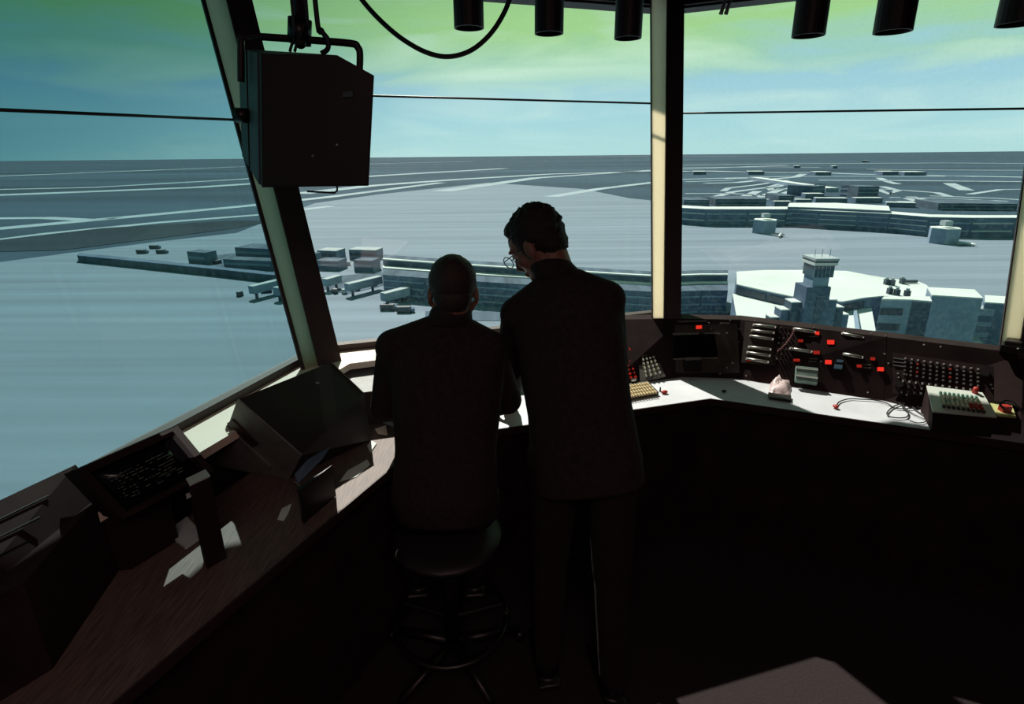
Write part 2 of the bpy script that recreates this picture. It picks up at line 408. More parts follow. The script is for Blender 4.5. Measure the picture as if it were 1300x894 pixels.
MB().ext(lvl(FR+back, .75), (0, 0, .03)).build('tabletop', M['desk'], rw)
MB().ext(lvl([p+at(0, .03) for p in FR[:3]]+[p+at(0, .06) for p in FR[:3]][::-1], 0), (0, 0, .75)).build('front_panel', M['cons'], rw)
MB().ext(lvl(FR[:3]+[p+at(0, -.006) for p in FR[:3]][::-1], .747), (0, 0, .034)).build('edge_strip', M['edge'], rw)

# ------------------------------------------------------------------ control consoles on the right
ZC = 1.03
cb = [atz(770, 492, .78), atz(866, 479, .78), atz(934, 481, .78), atz(1122, 509, .78), atz(1296, 552, .78)]
ct = [atz(770, 406, ZC), atz(866, 404.5, ZC), atz(940, 406, ZC), atz(1126, 428, ZC), atz(1300, 449, ZC)]
cl = ['dark control console with key blocks beside the standing man', 'dark control console with a small square screen under the centre post',
      'control console crowded with metal bars and red lamps', 'dark control console with a long block of small toggle knobs']
cons = []; planes = []
for k in range(4):
    a, b, c, d = cb[k], cb[k+1], ct[k+1], ct[k]
    base = Vector(((a.x+b.x)/2, (a.y+b.y)/2, .78))
    t = thing('control_console', base, cl[k], 'console', None)
    bk = .085
    def bck(p, s): q = Vector((p.x, p.y, 0)).normalized()*s; return p+q
    d2, c2 = bck(d, bk), bck(c, bk)
    a2, b2 = Vector((d2.x, d2.y, .782)), Vector((c2.x, c2.y, .782))
    g = .0015
    a_, b_ = lerp(a, b, g), lerp(a, b, 1-g); d_, c_ = lerp(d, c, g), lerp(d, c, 1-g)
    MB().add([a_+at(0, 0, .002), b_+at(0, 0, .002), c_, d_, a2, b2, c2, d2], [[0, 1, 2, 3], [4, 7, 6, 5], [0, 4, 5, 1], [3, 2, 6, 7], [0, 3, 7, 4], [1, 5, 6, 2]]).build('cabinet', M['cons'], t)
    cons.append(t); planes.append(plane3(a, b, d))
def plate(k, pts, h, name, m, lift=.0, parent=None):
    return quad_on(planes[k], pts, h, lift).build(name, M[m], parent or cons[k])
def nframe(k):
    p, n = planes[k]; a = (cb[k+1]-cb[k]).normalized(); return a, n.cross(a), n
def bead(k, x, y, r, h, name, m, seg=8, lift=0):
    p = atp(x, y, planes[k]); a, b, n = nframe(k)
    P = [p+n*lift+(a*math.cos(q*2*math.pi/seg)+b*math.sin(q*2*math.pi/seg))*r for q in range(seg)]
    return MB().prism(P, [q_+n*h-(q_-p-n*lift)*.25 for q_ in P]).build(name, M[m], cons[k])
def bar(k, x0, y0, x1, y1, r, m, name='metal_bar', ends='chrome'):
    a = atp(x0, y0, planes[k])+planes[k][1]*(r+.004); b = atp(x1, y1, planes[k])+planes[k][1]*(r+.004)
    o = MB().tube([a, b], r, 10).build(name, M[m], cons[k], smooth=True)
    if ends:
        d = (b-a).normalized()
        MB().tube([a-d*.006, a+d*.002], r*.8, 8).build('bar_clip', M[ends], o); MB().tube([b-d*.002, b+d*.006], r*.8, 8).build('bar_clip', M[ends], o)
    return o
# console 0: key blocks
plate(0, [(806, 446), (826, 441), (843, 480), (812, 486)], .02, 'key_block', 'grey')
plate(0, [(778, 444), (804, 441), (811, 485), (781, 489)], .012, 'key_block', 'cons')
def keys(k, q, nx, ny, sx, sy, m, h, lift, name='key', parent=None, pick=None):
    a, b, n = nframe(k) if k is not None else pick[1:]
    Q = [atp(x, y, planes[k] if k is not None else pick[0]) for x, y in q]
    wx = (Q[1]-Q[0]).length/nx*sx; wy = (Q[3]-Q[0]).length/ny*sy
    ax = (Q[1]-Q[0]).normalized(); ay = n.cross(ax)
    Mx = Matrix((ax, ay, n)).transposed()
    me = None
    for j in range(ny):
        for i in range(nx):
            c = bil(Q, (i+.5)/nx, (j+.5)/ny)+n*(lift+h/2)
            mm = m(i, j) if callable(m) else m
            par = parent or cons[k]
            key = ('k', round(wx, 5), mm, h)
            if key not in KC:
                x, y, z = wx/2, wy/2, h/2
                me = bpy.data.meshes.new(name)
                P = [(-x, -y, -z), (x, -y, -z), (x, y, -z), (-x, y, -z), (-x*.75, -y*.75, z), (x*.75, -y*.75, z), (x*.75, y*.75, z), (-x*.75, y*.75, z)]
                me.from_pydata(P, [], [[3, 2, 1, 0], [4, 5, 6, 7], [0, 1, 5, 4], [1, 2, 6, 5], [2, 3, 7, 6], [3, 0, 4, 7]]); me.materials.append(M[mm])
                KC[key] = me
            o = bpy.data.objects.new(name, KC[key]); C.objects.link(o); o.parent = par
            o.matrix_basis = Matrix.Translation(c-Vector(par['o'])) @ Mx.to_4x4()
KC = {}
keys(0, [(810, 448), (824, 445), (839, 477), (815, 483)], 4, 7, .62, .62, lambda i, j: 'key' if (i+j) % 3 else 'pale', .010, .02)
keys(0, [(783, 462), (800, 458), (809, 482), (786, 486)], 4, 5, .5, .55, lambda i, j: 'dred' if (i*3+j) % 4 else 'keyr', .009, .012)
keys(0, [(795, 443), (801, 442), (805, 456), (799, 458)], 1, 2, .7, .7, 'dred', .009, .012)
for x, y in ((840, 462), (846, 476)): bead(0, x, y, .004, .004, 'screw', 'chrome')
# console 1: square screen in a frame
fr = plate(1, [(846, 414), (935, 412), (938, 474), (851, 474)], .012, 'display_frame', 'consg')
plate(1, [(853, 427), (906, 425), (911, 455), (856, 457)], .002, 'screen', 'screen', .012)
plate(1, [(852, 424.5), (886, 423.8), (886, 426), (852, 426.8)], .004, 'trim_strip', 'metal', .012)
plate(1, [(893, 424), (911, 423.4), (912, 425), (893, 425.6)], .004, 'trim_strip', 'metal', .012)
plate(1, [(854, 456.4), (890, 455.4), (890, 457), (854, 458)], .004, 'trim_strip', 'metal', .012)
plate(1, [(891, 455.4), (910, 454.8), (910, 456.2), (891, 456.8)], .004, 'trim_strip', 'metal', .012)
plate(1, [(866, 460), (888, 459), (889, 472), (868, 473)], .03, 'latch_box', 'black', .012)
plate(1, [(868, 457.5), (887, 457), (887, 460.5), (868, 461)], .034, 'latch_lip', 'grey', .012)
plate(1, [(848, 408), (897, 407), (897, 409), (848, 410)], .006, 'slot_cover', 'grey')
plate(1, [(914, 410), (926, 410), (926, 412), (914, 412)], .006, 'slot_cover', 'metal', .002)
plate(1, [(883, 415), (890, 414.7), (890, 418.5), (883, 419)], .006, 'red_lamp', 'red', .012)
for x, y in ((842, 425), (848, 419), (852, 417), (900, 410), (902, 419), (912, 425), (922, 424), (938, 418), (848, 468), (929, 462), (922, 468), (914, 475), (938, 434), (927, 407)):
    bead(1, x, y, .0042, .004, 'screw', 'chrome', lift=.012 if 846 < x < 935 and 412 < y < 474 else 0)
# console 2: bars and lamps
plate(2, [(946, 409), (992, 413), (984, 464), (941, 461)], .008, 'bar_tray', 'consg')
for x0, y0, x1, y1 in ((957, 414, 983, 417), (955, 421, 981, 424), (953, 428, 980, 432), (951, 442, 977, 445), (949, 449, 976, 453), (948, 457, 974, 461)):
    bar(2, x0, y0, x1, y1, .0082, 'metal')
plate(2, [(986, 413), (1050, 420), (1044, 470), (980, 463)], .008, 'lamp_tray', 'cons')
plate(2, [(1060, 421), (1122, 428), (1120, 477), (1056, 470)], .008, 'lamp_tray', 'cons')
for x0, y0, x1, y1 in ((1008, 419, 1033, 423), (1003, 444, 1029, 448), (1069, 425, 1094, 430), (1071, 451, 1093, 455)):
    bar(2, x0, y0, x1, y1, .0085, 'metal')
def lamp(x, y, w, h, m='red'): plate(2, [(x-w, y-h), (x+w, y-h+.3), (x+w, y+h), (x-w, y+h-.3)], .008, 'red_lamp', m, .008)
for a in ((1054, 436, 4.5, 2.8), (1051, 461, 4, 2.6), (1037, 424.5, 2.5, 2), (1118, 443.5, 4.5, 2.6), (1117, 470, 4, 2.4)): lamp(*a)
for a in ((1036, 449, 4, 2.2), (1107, 457, 3, 2), (1011, 458.5, 4, 1.6), (1016, 434, 3, 1.6), (1090, 466, 3, 1.8), (951, 458, 3, 1.6)): lamp(*a, 'dred')
plate(2, [(1062, 458), (1070, 459), (1069, 462), (1061, 461)], .01, 'blue_switch', 'blue', .008)
plate(2, [(1059, 464), (1069, 465), (1068, 470), (1058, 469)], .01, 'blue_switch', 'blue', .008)
for j in range(7):
    for i in range(3):
        x = 991+i*5-j*.9; y = 417+j*6.6+i*.6
        bead(2, x, y, .0042, .009, 'selector_knob', 'consg' if (i+j) % 3 else 'metal', lift=.008)
for x, y, w in ((1034, 428.5, 7), (1034, 436, 4), (1032, 456.5, 5), (1031, 460, 5), (1052, 425, 8), (1102, 432, 9), (1100, 441, 5), (1100, 444, 5), (1100, 464, 5), (1100, 468, 5)):
    plate(2, [(x-w, y-.6), (x+w, y-.2), (x+w, y+.8), (x-w, y+.4)], .004, 'label_slot', 'metal', .008)
for x, y in ((938+20, 408), (1033, 417), (1106, 424.5), (1124, 427.5), (1060, 443), (1064, 447), (1124, 451), (1129, 462), (947, 478), (1101, 499), (1042, 460), (1060, 467)):
    bead(2, x, y, .0038, .005, 'screw', 'chrome', lift=.008)
# console 3: knob block
plate(3, [(1133, 448), (1262, 466), (1262, 510), (1133, 500)], .006, 'switch_panel', 'cons')
keys(3, [(1146, 453), (1246, 468), (1246, 494), (1144, 478)], 12, 5, .36, .42, lambda i, j: ('chrome' if j == 0 else ('keyr' if (i % 5 == 2 or i == 7) and j % 2 else 'grey')), .009, .006, 'toggle_knob')
keys(3, [(1143, 481), (1246, 495), (1244, 511), (1140, 501)], 12, 3, .34, .45, lambda i, j: ('chrome' if j == 0 else 'consg' if i % 3 else 'grey'), .009, .006, 'toggle_knob')
for x, y in ((1173, 438.5), (1194, 441), (1292, 443.5), (1123, 450), (1140, 475), (1141, 480), (1151, 476), (1258, 489), (1260, 494), (1151, 502), (1128, 462)):
    bead(3, x, y, .004, .005, 'screw', 'chrome', lift=.006)
bead(3, 1250, 476, .020, .025, 'round_dial', 'black', 16, .006)
bead(3, 1142, 490, .020, .022, 'round_dial', 'black', 16, .006)
for y in (455, 459.5, 464): plate(3, [(1134, y), (1150, y+2), (1150, y+3), (1134, y+1)], .004, 'label_slot', 'grey', .006)

# coiled handset cord hanging over the bar console
pts = []
for k in range(120):
    t = k/119; c = lerp(atp(1008, 421, planes[2]), atp(986, 449, planes[2]), t)+planes[2][1]*(.022)
    a, b, n = nframe(2)
    c = c+a*.010*math.sin(t*3.1)+(a*math.cos(t*76)+n*math.sin(t*76))*.0042
    pts.append(c)
tag(MB().tube(pts, .0016, 6).build('coiled_cord', mat('pinkish cord', (.35, .16, .15), .5), smooth=True), 'pinkish coiled cord slanting across the console of metal bars', 'cord')

# pale plastic bag and green box at the console foot
bq = [atz(976, 500, .782), atz(1003, 505, .782), atz(1005, 487, .782), atz(978, 482, .782)]
def lump(name, q, h, m, seed, label, cat, nx=8):
    mb = MB(); V = []; Fc = []
    for j in range(nx+1):
        for i in range(nx+1):
            u, v = i/nx, j/nx; p = bil(q, u, v); e = min(u, 1-u, v, 1-v)*nx
            z = h*min(1, e/1.5)*(.65+.6*noise.noise(Vector((u*4, v*4, seed)))) if e > 0 else 0
            V.append(p+at(0, 0, z))
    n0 = len(V); V += [p.copy() for p in (q[0], q[1], q[2], q[3])]
    for j in range(nx):
        for i in range(nx): a = j*(nx+1)+i; Fc.append([a, a+1, a+nx+2, a+nx+1])
    mb.add(V[:n0], Fc)
    return tag(mb.build(name, M[m], smooth=True), label, cat)
lump('plastic_bag', bq, .05, 'pink', 3, 'crumpled pinkish clear plastic bag on the pale worktop edge', 'bag')
tray = atz(990, 506, .781)
tag(MB().ext([atz(976, 507, .781), atz(975, 501, .781), atz(1004, 505, .781), atz(1004, 511, .781)], (0, 0, .012)).build('flat_tray', M['black']), 'thin dark tray lying in front of the plastic bag', 'tray')
tb = thing('card_box', atz(1024, 490, .782), 'small pale green box leaning at the foot of the bar console', 'box')
a, b, n = nframe(2)
c0 = atp(1008, 487, planes[2])+n*.012; c1 = atp(1036, 491, planes[2])+n*.012; c2 = atp(1037, 471, planes[2])+n*.012; c3 = atp(1009, 468, planes[2])+n*.012
MB().ext([c0, c1, c2, c3], n*.03).build('carton', M['teal'], tb, bevel=.003)
MB().ext([lerp(c0, c3, .3)+n*.0305, lerp(c1, c2, .3)+n*.0305, lerp(c1, c2, .4)+n*.0305, lerp(c0, c3, .4)+n*.0305], n*.002).build('tape_band', M['pale'], tb)
MB().ext([lerp(c0, c3, .82)+n*.0305, lerp(c1, c2, .82)+n*.0305, lerp(c1, c2, .9)+n*.0305, lerp(c0, c3, .9)+n*.0305], n*.002).build('tape_band', M['pale'], tb)

# left key sheet on the desk
def deskthing(name, loc, label, cat): return thing(name, loc, label, cat)
kq = [(783, 493), (822, 488), (836, 502), (790, 510)]
PD = (Vector((0, 0, .781)), Vector((0, 0, 1)))
kt = deskthing('tan_keyboard', atz(808, 499, .781), 'tan flat keyboard with long ribs on the worktop beside the standing man', 'keyboard')
P = [atz(x, y, .781) for x, y in kq]
MB().ext(P, (0, 0, .018)).build('case', M['olive'], kt)
PK = (Vector((0, 0, .799)), Vector((0, 0, 1)))
keys(None, [(785, 491.5), (822, 486), (835, 500), (792, 507.5)], 12, 4, .55, .8, 'keyy', .008, 0, parent=kt, pick=(PK, None, None, Vector((0, 0, 1))))
ba = deskthing('desk_block', atz(806, 488, .781), 'small dark block at the top edge of the tan keyboard', 'block')
MB().ext([atz(801, 491, .781), atz(808, 490, .781), atz(808, 487, .781), atz(801, 488, .781)], (0, 0, .03)).build('block_body', M['black'], ba)
MB().ext([atz(802, 484.6, .8115), atz(807, 484.1, .8115), atz(807, 483.2, .8115), atz(802, 483.6, .8115)], (0, 0, .003)).build('block_label', M['metal'], ba)
rb = deskthing('red_knob', atz(843, 499, .781), 'small red rubber stamp on the worktop right of the tan keyboard', 'stamp')
c = atz(843.5, 499.5, .781); MB().ell(c+at(0, 0, .008), (.016, .011, .008)).build('stamp_base', M['keyr'], rb, True)
c = atz(838, 497, .781); MB().tube([c, c+at(0, 0, .022)], [.005, .003]).build('stamp_handle', M['black'], rb, True)
st = deskthing('desk_pebble', atz(919, 498, .781), 'small dark rubber foot lying alone on the sunlit worktop', 'knob')
MB().ell(atz(919, 498, .781)+at(0, 0, .006), (.012, .008, .006)).build('foot_body', M['black'], st, True)

# push-button box on the right end of the worktop
def grid_top(x, y, z=.885): return atz(x, y, z)
kb = thing('push_button_box', atz(1225, 555, .781), 'pale-topped push-button box with six rows of coloured keys on the worktop', 'keypad')
tp = [atz(1176, 491, .90), atz(1247, 500, .90), atz(1265, 531, .868), atz(1184, 524, .868)]
bt = [Vector((p.x, p.y, .781)) for p in tp]
bt[3] = bt[3]+at(.015, -.0); bt[2] = bt[2]+at(0, 0)
MB().prism(bt, tp).build('case', M['cons'], kb)
pln = plane3(tp[0], tp[1], tp[3])
MB().ext([tp[0], tp[1], tp[2], tp[3]], pln[1]*.006).build('top_plate', M['pale'], kb)
cx = (atp(1241, 507, pln)-atp(1189, 501, pln)).normalized()
def kc(i, j): return ('keyd' if j == 5 else 'keyr' if (i > 5 and 2 < j) else 'keyt' if j < 1 or (i*5+j*3) % 7 == 0 else 'key')
keys(None, [(1190, 500), (1240, 506.5), (1252, 528), (1195, 520)], 9, 6, .66, .62, kc, .012, .006, parent=kb, pick=(pln, None, None, pln[1]))
p = atp(1237, 500, pln); MB().tube([p, p+pln[1]*.03], [.012, .009], 12).build('selector_knob', M['keyr'], kb, True)
p = atp(1172, 520, pln); 
sb2 = thing('junction_box', atz(1278, 548, .781), 'dark junction box with a yellowish lid beyond the push-button box', 'box')
tp2 = [atz(1256, 511, .86), atz(1284, 515, .86), atz(1290, 531, .86), atz(1266, 529, .86)]
bt2 = [Vector((p.x, p.y, .781)) for p in tp2]
MB().prism(bt2, tp2).build('case', M['cons'], sb2)
MB().ext(tp2, (0, 0, .004)).build('lid', mat('yellowish lid', (.50, .52, .22), .5), sb2)
c = atz(1275, 522, .864); MB().box(c+at(0, 0, .012), (.035, .025, .024)).build('plug', M['keyr'], sb2)
cd = [atz(1275, 520, .885), atz(1270, 513, .91), atz(1277, 509, .92), atz(1287, 512, .90), atz(1297, 520, .85), atz(1310, 522, .80)]
def smoothc(pts, n=8):
    out = []
    P = [pts[0]]+list(pts)+[pts[-1]]
    for i in range(1, len(P)-2):
        for k in range(n):
            t = k/n; a, b, c, d = P[i-1], P[i], P[i+1], P[i+2]
            out.append(.5*((2*b)+(c-a)*t+(2*a-5*b+4*c-d)*t*t+(3*b-a-3*c+d)*t**3))
    return out+[pts[-1]]
tag(MB().tube(smoothc(cd), .004, 6).build('plug_lead', M['blackm'], smooth=True), 'black lead arching out of the junction box at the right edge', 'cord')
# black set-top box at the far right end
bx = thing('telephone_set', atz(1290, 500, .79), 'black boxy telephone set on olive panel at right end of the consoles', 'telephone')
q = [atz(1268, 447, 1.035), atz(1302, 452, 1.035), atz(1308, 440, 1.035), atz(1274, 437, 1.035)]
MB().ext(q, (0, 0, .035)).build('case', M['black'], bx, bevel=.004)
MB().ext([lerp(q[0], q[1], .1)+at(0, 0, .035), lerp(q[0], q[1], .8)+at(0, 0, .035), lerp(q[3], q[2], .8)+at(0, 0, .035), lerp(q[3], q[2], .1)+at(0, 0, .035)], (0, 0, .02)).build('handset', M['black'], bx, bevel=.006)
bx.location = (q[0]+q[2])/2; bx['o'] = tuple(bx.location)
for ch in bx.children: ch.data.transform(Matrix.Translation(atz(1290, 500, .79)-bx.location))
# headset lead on the sunlit worktop
hl = [atz(x, y, .787) for x, y in ((1062, 515), (1066, 510), (1078, 506.5), (1094, 507), (1110, 508), (1126, 512), (1136, 518), (1150, 519), (1166, 517), (1150, 512), (1135, 516), (1126, 525), (1134, 530), (1150, 530), (1153, 524), (1146, 517), (1152, 511), (1162, 520), (1172, 527), (1179, 530))]
ho = tag(MB().tube(smoothc(hl), .0028, 6).build('headset_lead', M['blackm'], smooth=True), 'thin black lead looping over the sunlit worktop, ending in a plug', 'cord')
MB().ell(atz(1061, 516, .790), (.011, .014, .008)).build('plug', M['keyr'], ho, True)
hl = [atz(x, y, .786) for x, y in ((1142, 512), (1150, 519), (1160, 526), (1176, 534), (1165, 537), (1153, 533))]
tag(MB().tube(smoothc(hl), .0022, 6).build('thin_wire', M['blackm'], smooth=True), 'short thin wire curling on worktop left of the push-button box', 'wire')

# ------------------------------------------------------------------ left side equipment
crt = thing('display_terminal', (-.95, 1.30, .781), 'tilted display terminal with pale bezel and dark curved screen under the left window', 'monitor')
TR, BR_, TL = atz(223, 541, 1.17), atz(270, 598, 1.02), atz(95, 597, 1.17)
BL = TL+(BR_-TR)
pc = plane3(TR, BR_, TL); nc = pc[1]
foot = [Vector((p.x, p.y, .781)) for p in (TL, TR, BR_, BL)]
foot[0] += at(-.03, 0); foot[1] += at(-.03, 0); foot[2] = lerp(foot[2], foot[1], .45); foot[3] = lerp(foot[3], foot[0], .45)
Q4 = (TL, TR, BR_, BL); cq = (TL+TR+BR_+BL)/4
MB().prism([lerp(p, cq, .12)-nc*.13 for p in Q4], [p-nc*.02 for p in Q4]).build('housing', M['cons'], crt)
st4 = [lerp(p, cq, .45)-nc*.125 for p in Q4]
MB().prism([Vector((p.x, p.y, .781)) for p in st4], st4).build('stand', M['cons'], crt)
def fq(u0, v0, u1, v1): q = (TL, TR, BR_, BL); return [bil(q, u0, v0), bil(q, u1, v0), bil(q, u1, v1), bil(q, u0, v1)]
MB().ext([p-nc*.02 for p in fq(0, 0, 1, .12)], nc*.028).build('bezel', M['cons'], crt)
MB().ext([p-nc*.02 for p in fq(.80, 0, 1, .055)], nc*.030).build('bezel_corner', M['beige'], crt)
MB().ext([p-nc*.02 for p in fq(.925, .055, 1, .62)], nc*.030).build('bezel_side', M['beige'], crt)
MB().ext([p-nc*.02 for p in fq(.925, .62, 1, 1)], nc*.028).build('bezel', M['cons'], crt)
MB().ext([p-nc*.02 for p in fq(0, .12, .07, 1)], nc*.028).build('bezel', M['cons'], crt)
MB().ext([p-nc*.02 for p in fq(.07, .92, .925, 1)], nc*.028).build('bezel', M['cons'], crt)
# curved tube face
V = []; Fc = []; n_ = 12; q = fq(.07, .12, .925, .92)
for j in range(n_+1):
    for i in range(n_+1):
        u, v = i/n_, j/n_; V.append(bil(q, u, v)+nc*(-.019+.030*(1-(2*u-1)**2)*(1-(2*v-1)**2)))
for j in range(n_):
    for i in range(n_): a = j*(n_+1)+i; Fc.append([a, a+1, a+n_+2, a+n_+1])
MB().add(V, Fc).build('screen', M['screen'], crt, True)
tx = MB()
for r_ in range(9):
    u = .12
    while u < .78:
        w = random.uniform(.01, .07)
        if random.random() < .6:
            v = .26+r_*.065; a_ = [bil(q, u, v), bil(q, u+w, v), bil(q, u+w, v+.012), bil(q, u, v+.012)]
            tx.ext([p+nc*(-.0185+.030*(1-(2*u-1)**2)*(1-(2*v-1)**2)+.001) for p in a_], nc*.0006)
        u += w+.015
t_ = tx.build('character_rows', M['text'], crt); t_['kind'] = 'stuff'
# small control housing at the lower right of the terminal
ch_ = thing('switch_housing', atz(245, 628, .79), 'small switch housing with pale lit top by the lower corner of the display terminal', 'switch box')
q2 = [atz(241, 617, 1.05), atz(236, 609, 1.05), atz(261, 597, 1.05), atz(267, 605, 1.05)]
MB().ext(lvl(q2, .781), (0, 0, .268)).build('case', M['cons'], ch_)
MB().ext(lvl(q2, 1.049), (0, 0, .004)).build('top_plate', M['beige'], ch_)
for x, y in ((251, 619), (259, 614)): MB().ell(atz(x, y, 1.03), (.006, .006, .006)).build('toggle', M['metal'], ch_, True)
q3 = [atz(236, 629, 1.01), atz(262, 617, 1.01), atz(263, 620, 1.01), atz(237, 634, 1.01)]
MB().ext(q3, (0, 0, .004)).build('lower_lip', M['beige'], ch_)

rk = thing('equipment_rack', atz(20, 660, .781), 'dark flat-topped equipment rack at the far left, before the display terminal', 'rack')
q = [atz(-70, 668, 1.10), atz(96, 590, 1.10), atz(128, 628, 1.02), atz(30, 740, 1.02), atz(-70, 790, 1.02)]
MB().prism([v_ for v_ in lvl(q, .781)], q).build('case', M['cons'], rk)
for k_ in range(3):
    a_, b_ = lerp(q[0], q[4], .25+.2*k_), lerp(q[1], q[3], .25+.2*k_)
    MB().tube([lerp(a_, b_, .1)+at(0, 0, .004), lerp(a_, b_, .85)+at(0, 0, .004)], .003, 6).build('vent_slot', M['black'], rk)
# large slanted housing
hd = thing('slanted_housing', (-.75, 1.6, .781), 'large dark slanted equipment housing with side lightened as if lit on the left worktop', 'housing')
A, B_, D_ = atz(302, 507, 1.12), atz(420, 460, 1.12), atz(383, 578, .91)
C_ = atp(462, 500, plane3(A, B_, D_))
A0 = atz(272, 592, .782); D0 = D_+(A0-A)*((D_.z-.782)/(A.z-.782))
B0 = Vector((B_.x+.02, B_.y+.02, .782)); C0 = Vector((C_.x+.01, C_.y, .782))
MB().add([A, B_, C_, D_, A0, B0, C0, D0], [[0, 1, 2, 3], [7, 6, 5, 4], [0, 3, 7, 4], [1, 5, 6, 2], [3, 2, 6, 7], [0, 4, 5, 1]]).build('case', M['dispb'], hd)
ph = plane3(A, D_, A0)
MB().ext([A, D_, lerp(D_, D0, .98), lerp(A, A0, .98)], ph[1]*.003).build('lit_side_plate', M['grey'], hd)  # side lighter than the case, window light put into its colour
MB().ext([atp(290, 536, ph)+ph[1]*.003, atp(297, 531, ph)+ph[1]*.003, atp(330, 562, ph)+ph[1]*.003, atp(322, 566, ph)+ph[1]*.003], ph[1]*.006).build('side_rib', M['edge'], hd)
MB().ext([atp(275, 588, ph)+ph[1]*.003, atp(290, 538, ph)+ph[1]*.003, atp(345, 590, ph)+ph[1]*.003, lerp(D_, D0, .97)+(A0-D0)*.25], ph[1]*.008).build('lit_side_cover', M['grey'], hd)
pt_ = plane3(A, B_, D_)
MB().tube([A+pt_[1]*.002, D_+pt_[1]*.002], .0022, 6).build('edge_trim', M['metal'], hd)
MB().tube([B_+pt_[1]*.002, C_+pt_[1]*.002], .0022, 6).build('edge_trim', M['metal'], hd)
MB().ext([atp(400, 486, pt_), atp(404, 485, pt_), atp(405, 487, pt_), atp(401, 488, pt_)], pt_[1]*.003).build('catch', M['metal'], hd)
# low grey cabinet behind the seated man
gc = thing('grey_cabinet', (-.55, 2.15, .781), 'low grey-topped cabinet in the window corner left of the seated man', 'cabinet')
q = [atz(422, 462, .93), atz(452, 500, .93), atz(520, 492, .93), atz(520, 447, .93)]
MB().ext(lvl(q, .781), (0, 0, .148)).build('body', M['consg'], gc)
MB().ext(lvl(q, .929), (0, 0, .004)).build('top', mat('light grey cabinet top', (.22, .23, .24), .5, var=.1, scale=20), gc)
c = atz(452, 451, .933); MB().tube([c, c+at(0, 0, .018)], .005, 8).build('stud', M['edge'], gc)
# blue clipboard and small lamp bracket
cbz = thing('blue_folder', atz(396, 590, .90), 'slim blue folder propped in front of the slanted housing', 'folder')
q = [atz(374, 602, .95), atz(390, 584, .97), atz(419, 567, .97), atz(409, 582, .95), atz(378, 613, .93)]
MB().ext(q, (0, 0, -.004)).build('cover', M['blue'], cbz)
MB().ext([Vector((p.x, p.y, .781)) for p in (q[0], q[2], q[3], q[4])], (0, 0, .12)).build('stand', M['black'], cbz)
il = thing('indicator_lamp', atz(388, 618, .86), 'tiny red lamp on a metal bracket below the blue folder', 'lamp')
c = atz(389, 617, .86)
MB().ell(c, (.007, .007, .006)).build('lens', M['red'], il, True)
MB().tube([atz(373, 611, .88), atz(382, 618, .86), atz(392, 611, .88)], .002, 6).build('bracket', M['metal'], il)
MB().tube([Vector((c.x, c.y, .781)), c-at(0, 0, .004)], .003, 6).build('stem', M['black'], il)
# papers and a painted sun patch
def sheet(name, pts, label, m='paper', z=.7815, h=.0012, cat='paper'):
    return tag(MB().ext([atz(x, y, z) for x, y in pts], (0, 0, h)).build(name, M[m]), label, cat)
sheet('notepad', [(211, 679), (238, 659), (259, 682), (236, 698)], 'square pale green notepad alone on the dark left end of the worktop', 'beige', h=.010, cat='notepad')
sheet('paper_sheet', [(431, 612), (441, 598), (466, 584), (470, 590), (452, 606)], 'torn white paper on the sunlit strip of wood worktop')
sheet('paper_scrap', [(466, 566), (472, 560), (478, 563), (470, 575)], 'small white paper scrap above the torn sheet', z=.784)
sheet('sun_patch', [(352, 660), (358, 646), (370, 640), (366, 652), (360, 662)], 'thin pale sheet painted as a sun patch on the wood left of the sunlit strip')  # pale sheet drawn where sun lands on the wood
sheet('folded_note', [(476, 545), (490, 540), (492, 553), (480, 551)], 'folded cream note beside the seated man\'s elbow', 'ledge', z=.786)

# ------------------------------------------------------------------ ceiling-hung display
bd = thing('ceiling_hung_display', aty(390, 240, 1.6), 'boxy dark display housing hung from the ceiling before the left corner post', 'display')
f5 = [aty(x, y, 1.50) for x, y in ((331, 68), (428, 70), (475, 96), (468, 236), (333, 238))]
b5 = [aty(x, y, 1.74) for x, y in ((303, 62), (400, 68), (446, 90), (440, 200), (308, 196))]
MB().prism(f5, b5).build('case', M['dispb'], bd)
pl_ = plane3(f5[0], f5[4], b5[0]); nn_ = pl_[1]
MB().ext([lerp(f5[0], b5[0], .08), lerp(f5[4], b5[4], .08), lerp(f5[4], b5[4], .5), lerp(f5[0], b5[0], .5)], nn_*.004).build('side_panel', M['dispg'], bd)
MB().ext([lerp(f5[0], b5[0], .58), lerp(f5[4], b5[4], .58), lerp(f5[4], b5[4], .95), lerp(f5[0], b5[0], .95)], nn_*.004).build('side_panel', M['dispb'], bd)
p5 = [lerp(f5[i], (f5[0]+f5[2]+f5[3]+f5[4])/4, .03) for i in range(5)]
MB().ext(p5, (0, -.004, 0)).build('face_plate', M['dispb'], bd)
for x, y in ((428, 184), (397, 198)): MB().ell(aty(x, y, 1.49), (.0035, .003, .0035)).build('screw', M['metal'], bd, True)
MB().ext([aty(x, y, 1.494) for x, y in ((436, 117), (449, 116), (449, 123), (436, 124))], (0, -.006, 0)).build('maker_plate', M['dispg'], bd)
MB().tube(smoothc([aty(x, y, 1.6) for x, y in ((306, 104), (306, 60), (307, 48), (318, 46), (380, 50), (444, 55), (454, 60), (457, 70), (456, 100))], 6), .0095, 10).build('yoke', M['can'], bd, True)
MB().tube([aty(299, 146, 1.62), aty(314, 147, 1.62)], .020, 14).build('tilt_knob', M['black'], bd, True)
MB().tube([aty(x, y, 1.55) for x, y in ((390, 243), (425, 245), (428, 242), (428, 236))], .0028, 6).build('bottom_handle', M['can'], bd, True)
MB().tube([aty(386, 58, 1.6), Vector((aty(384, -10, 1.6).x, 1.6, 2.78))], .0185, 12).build('hanger_pole', M['can'], bd, True)
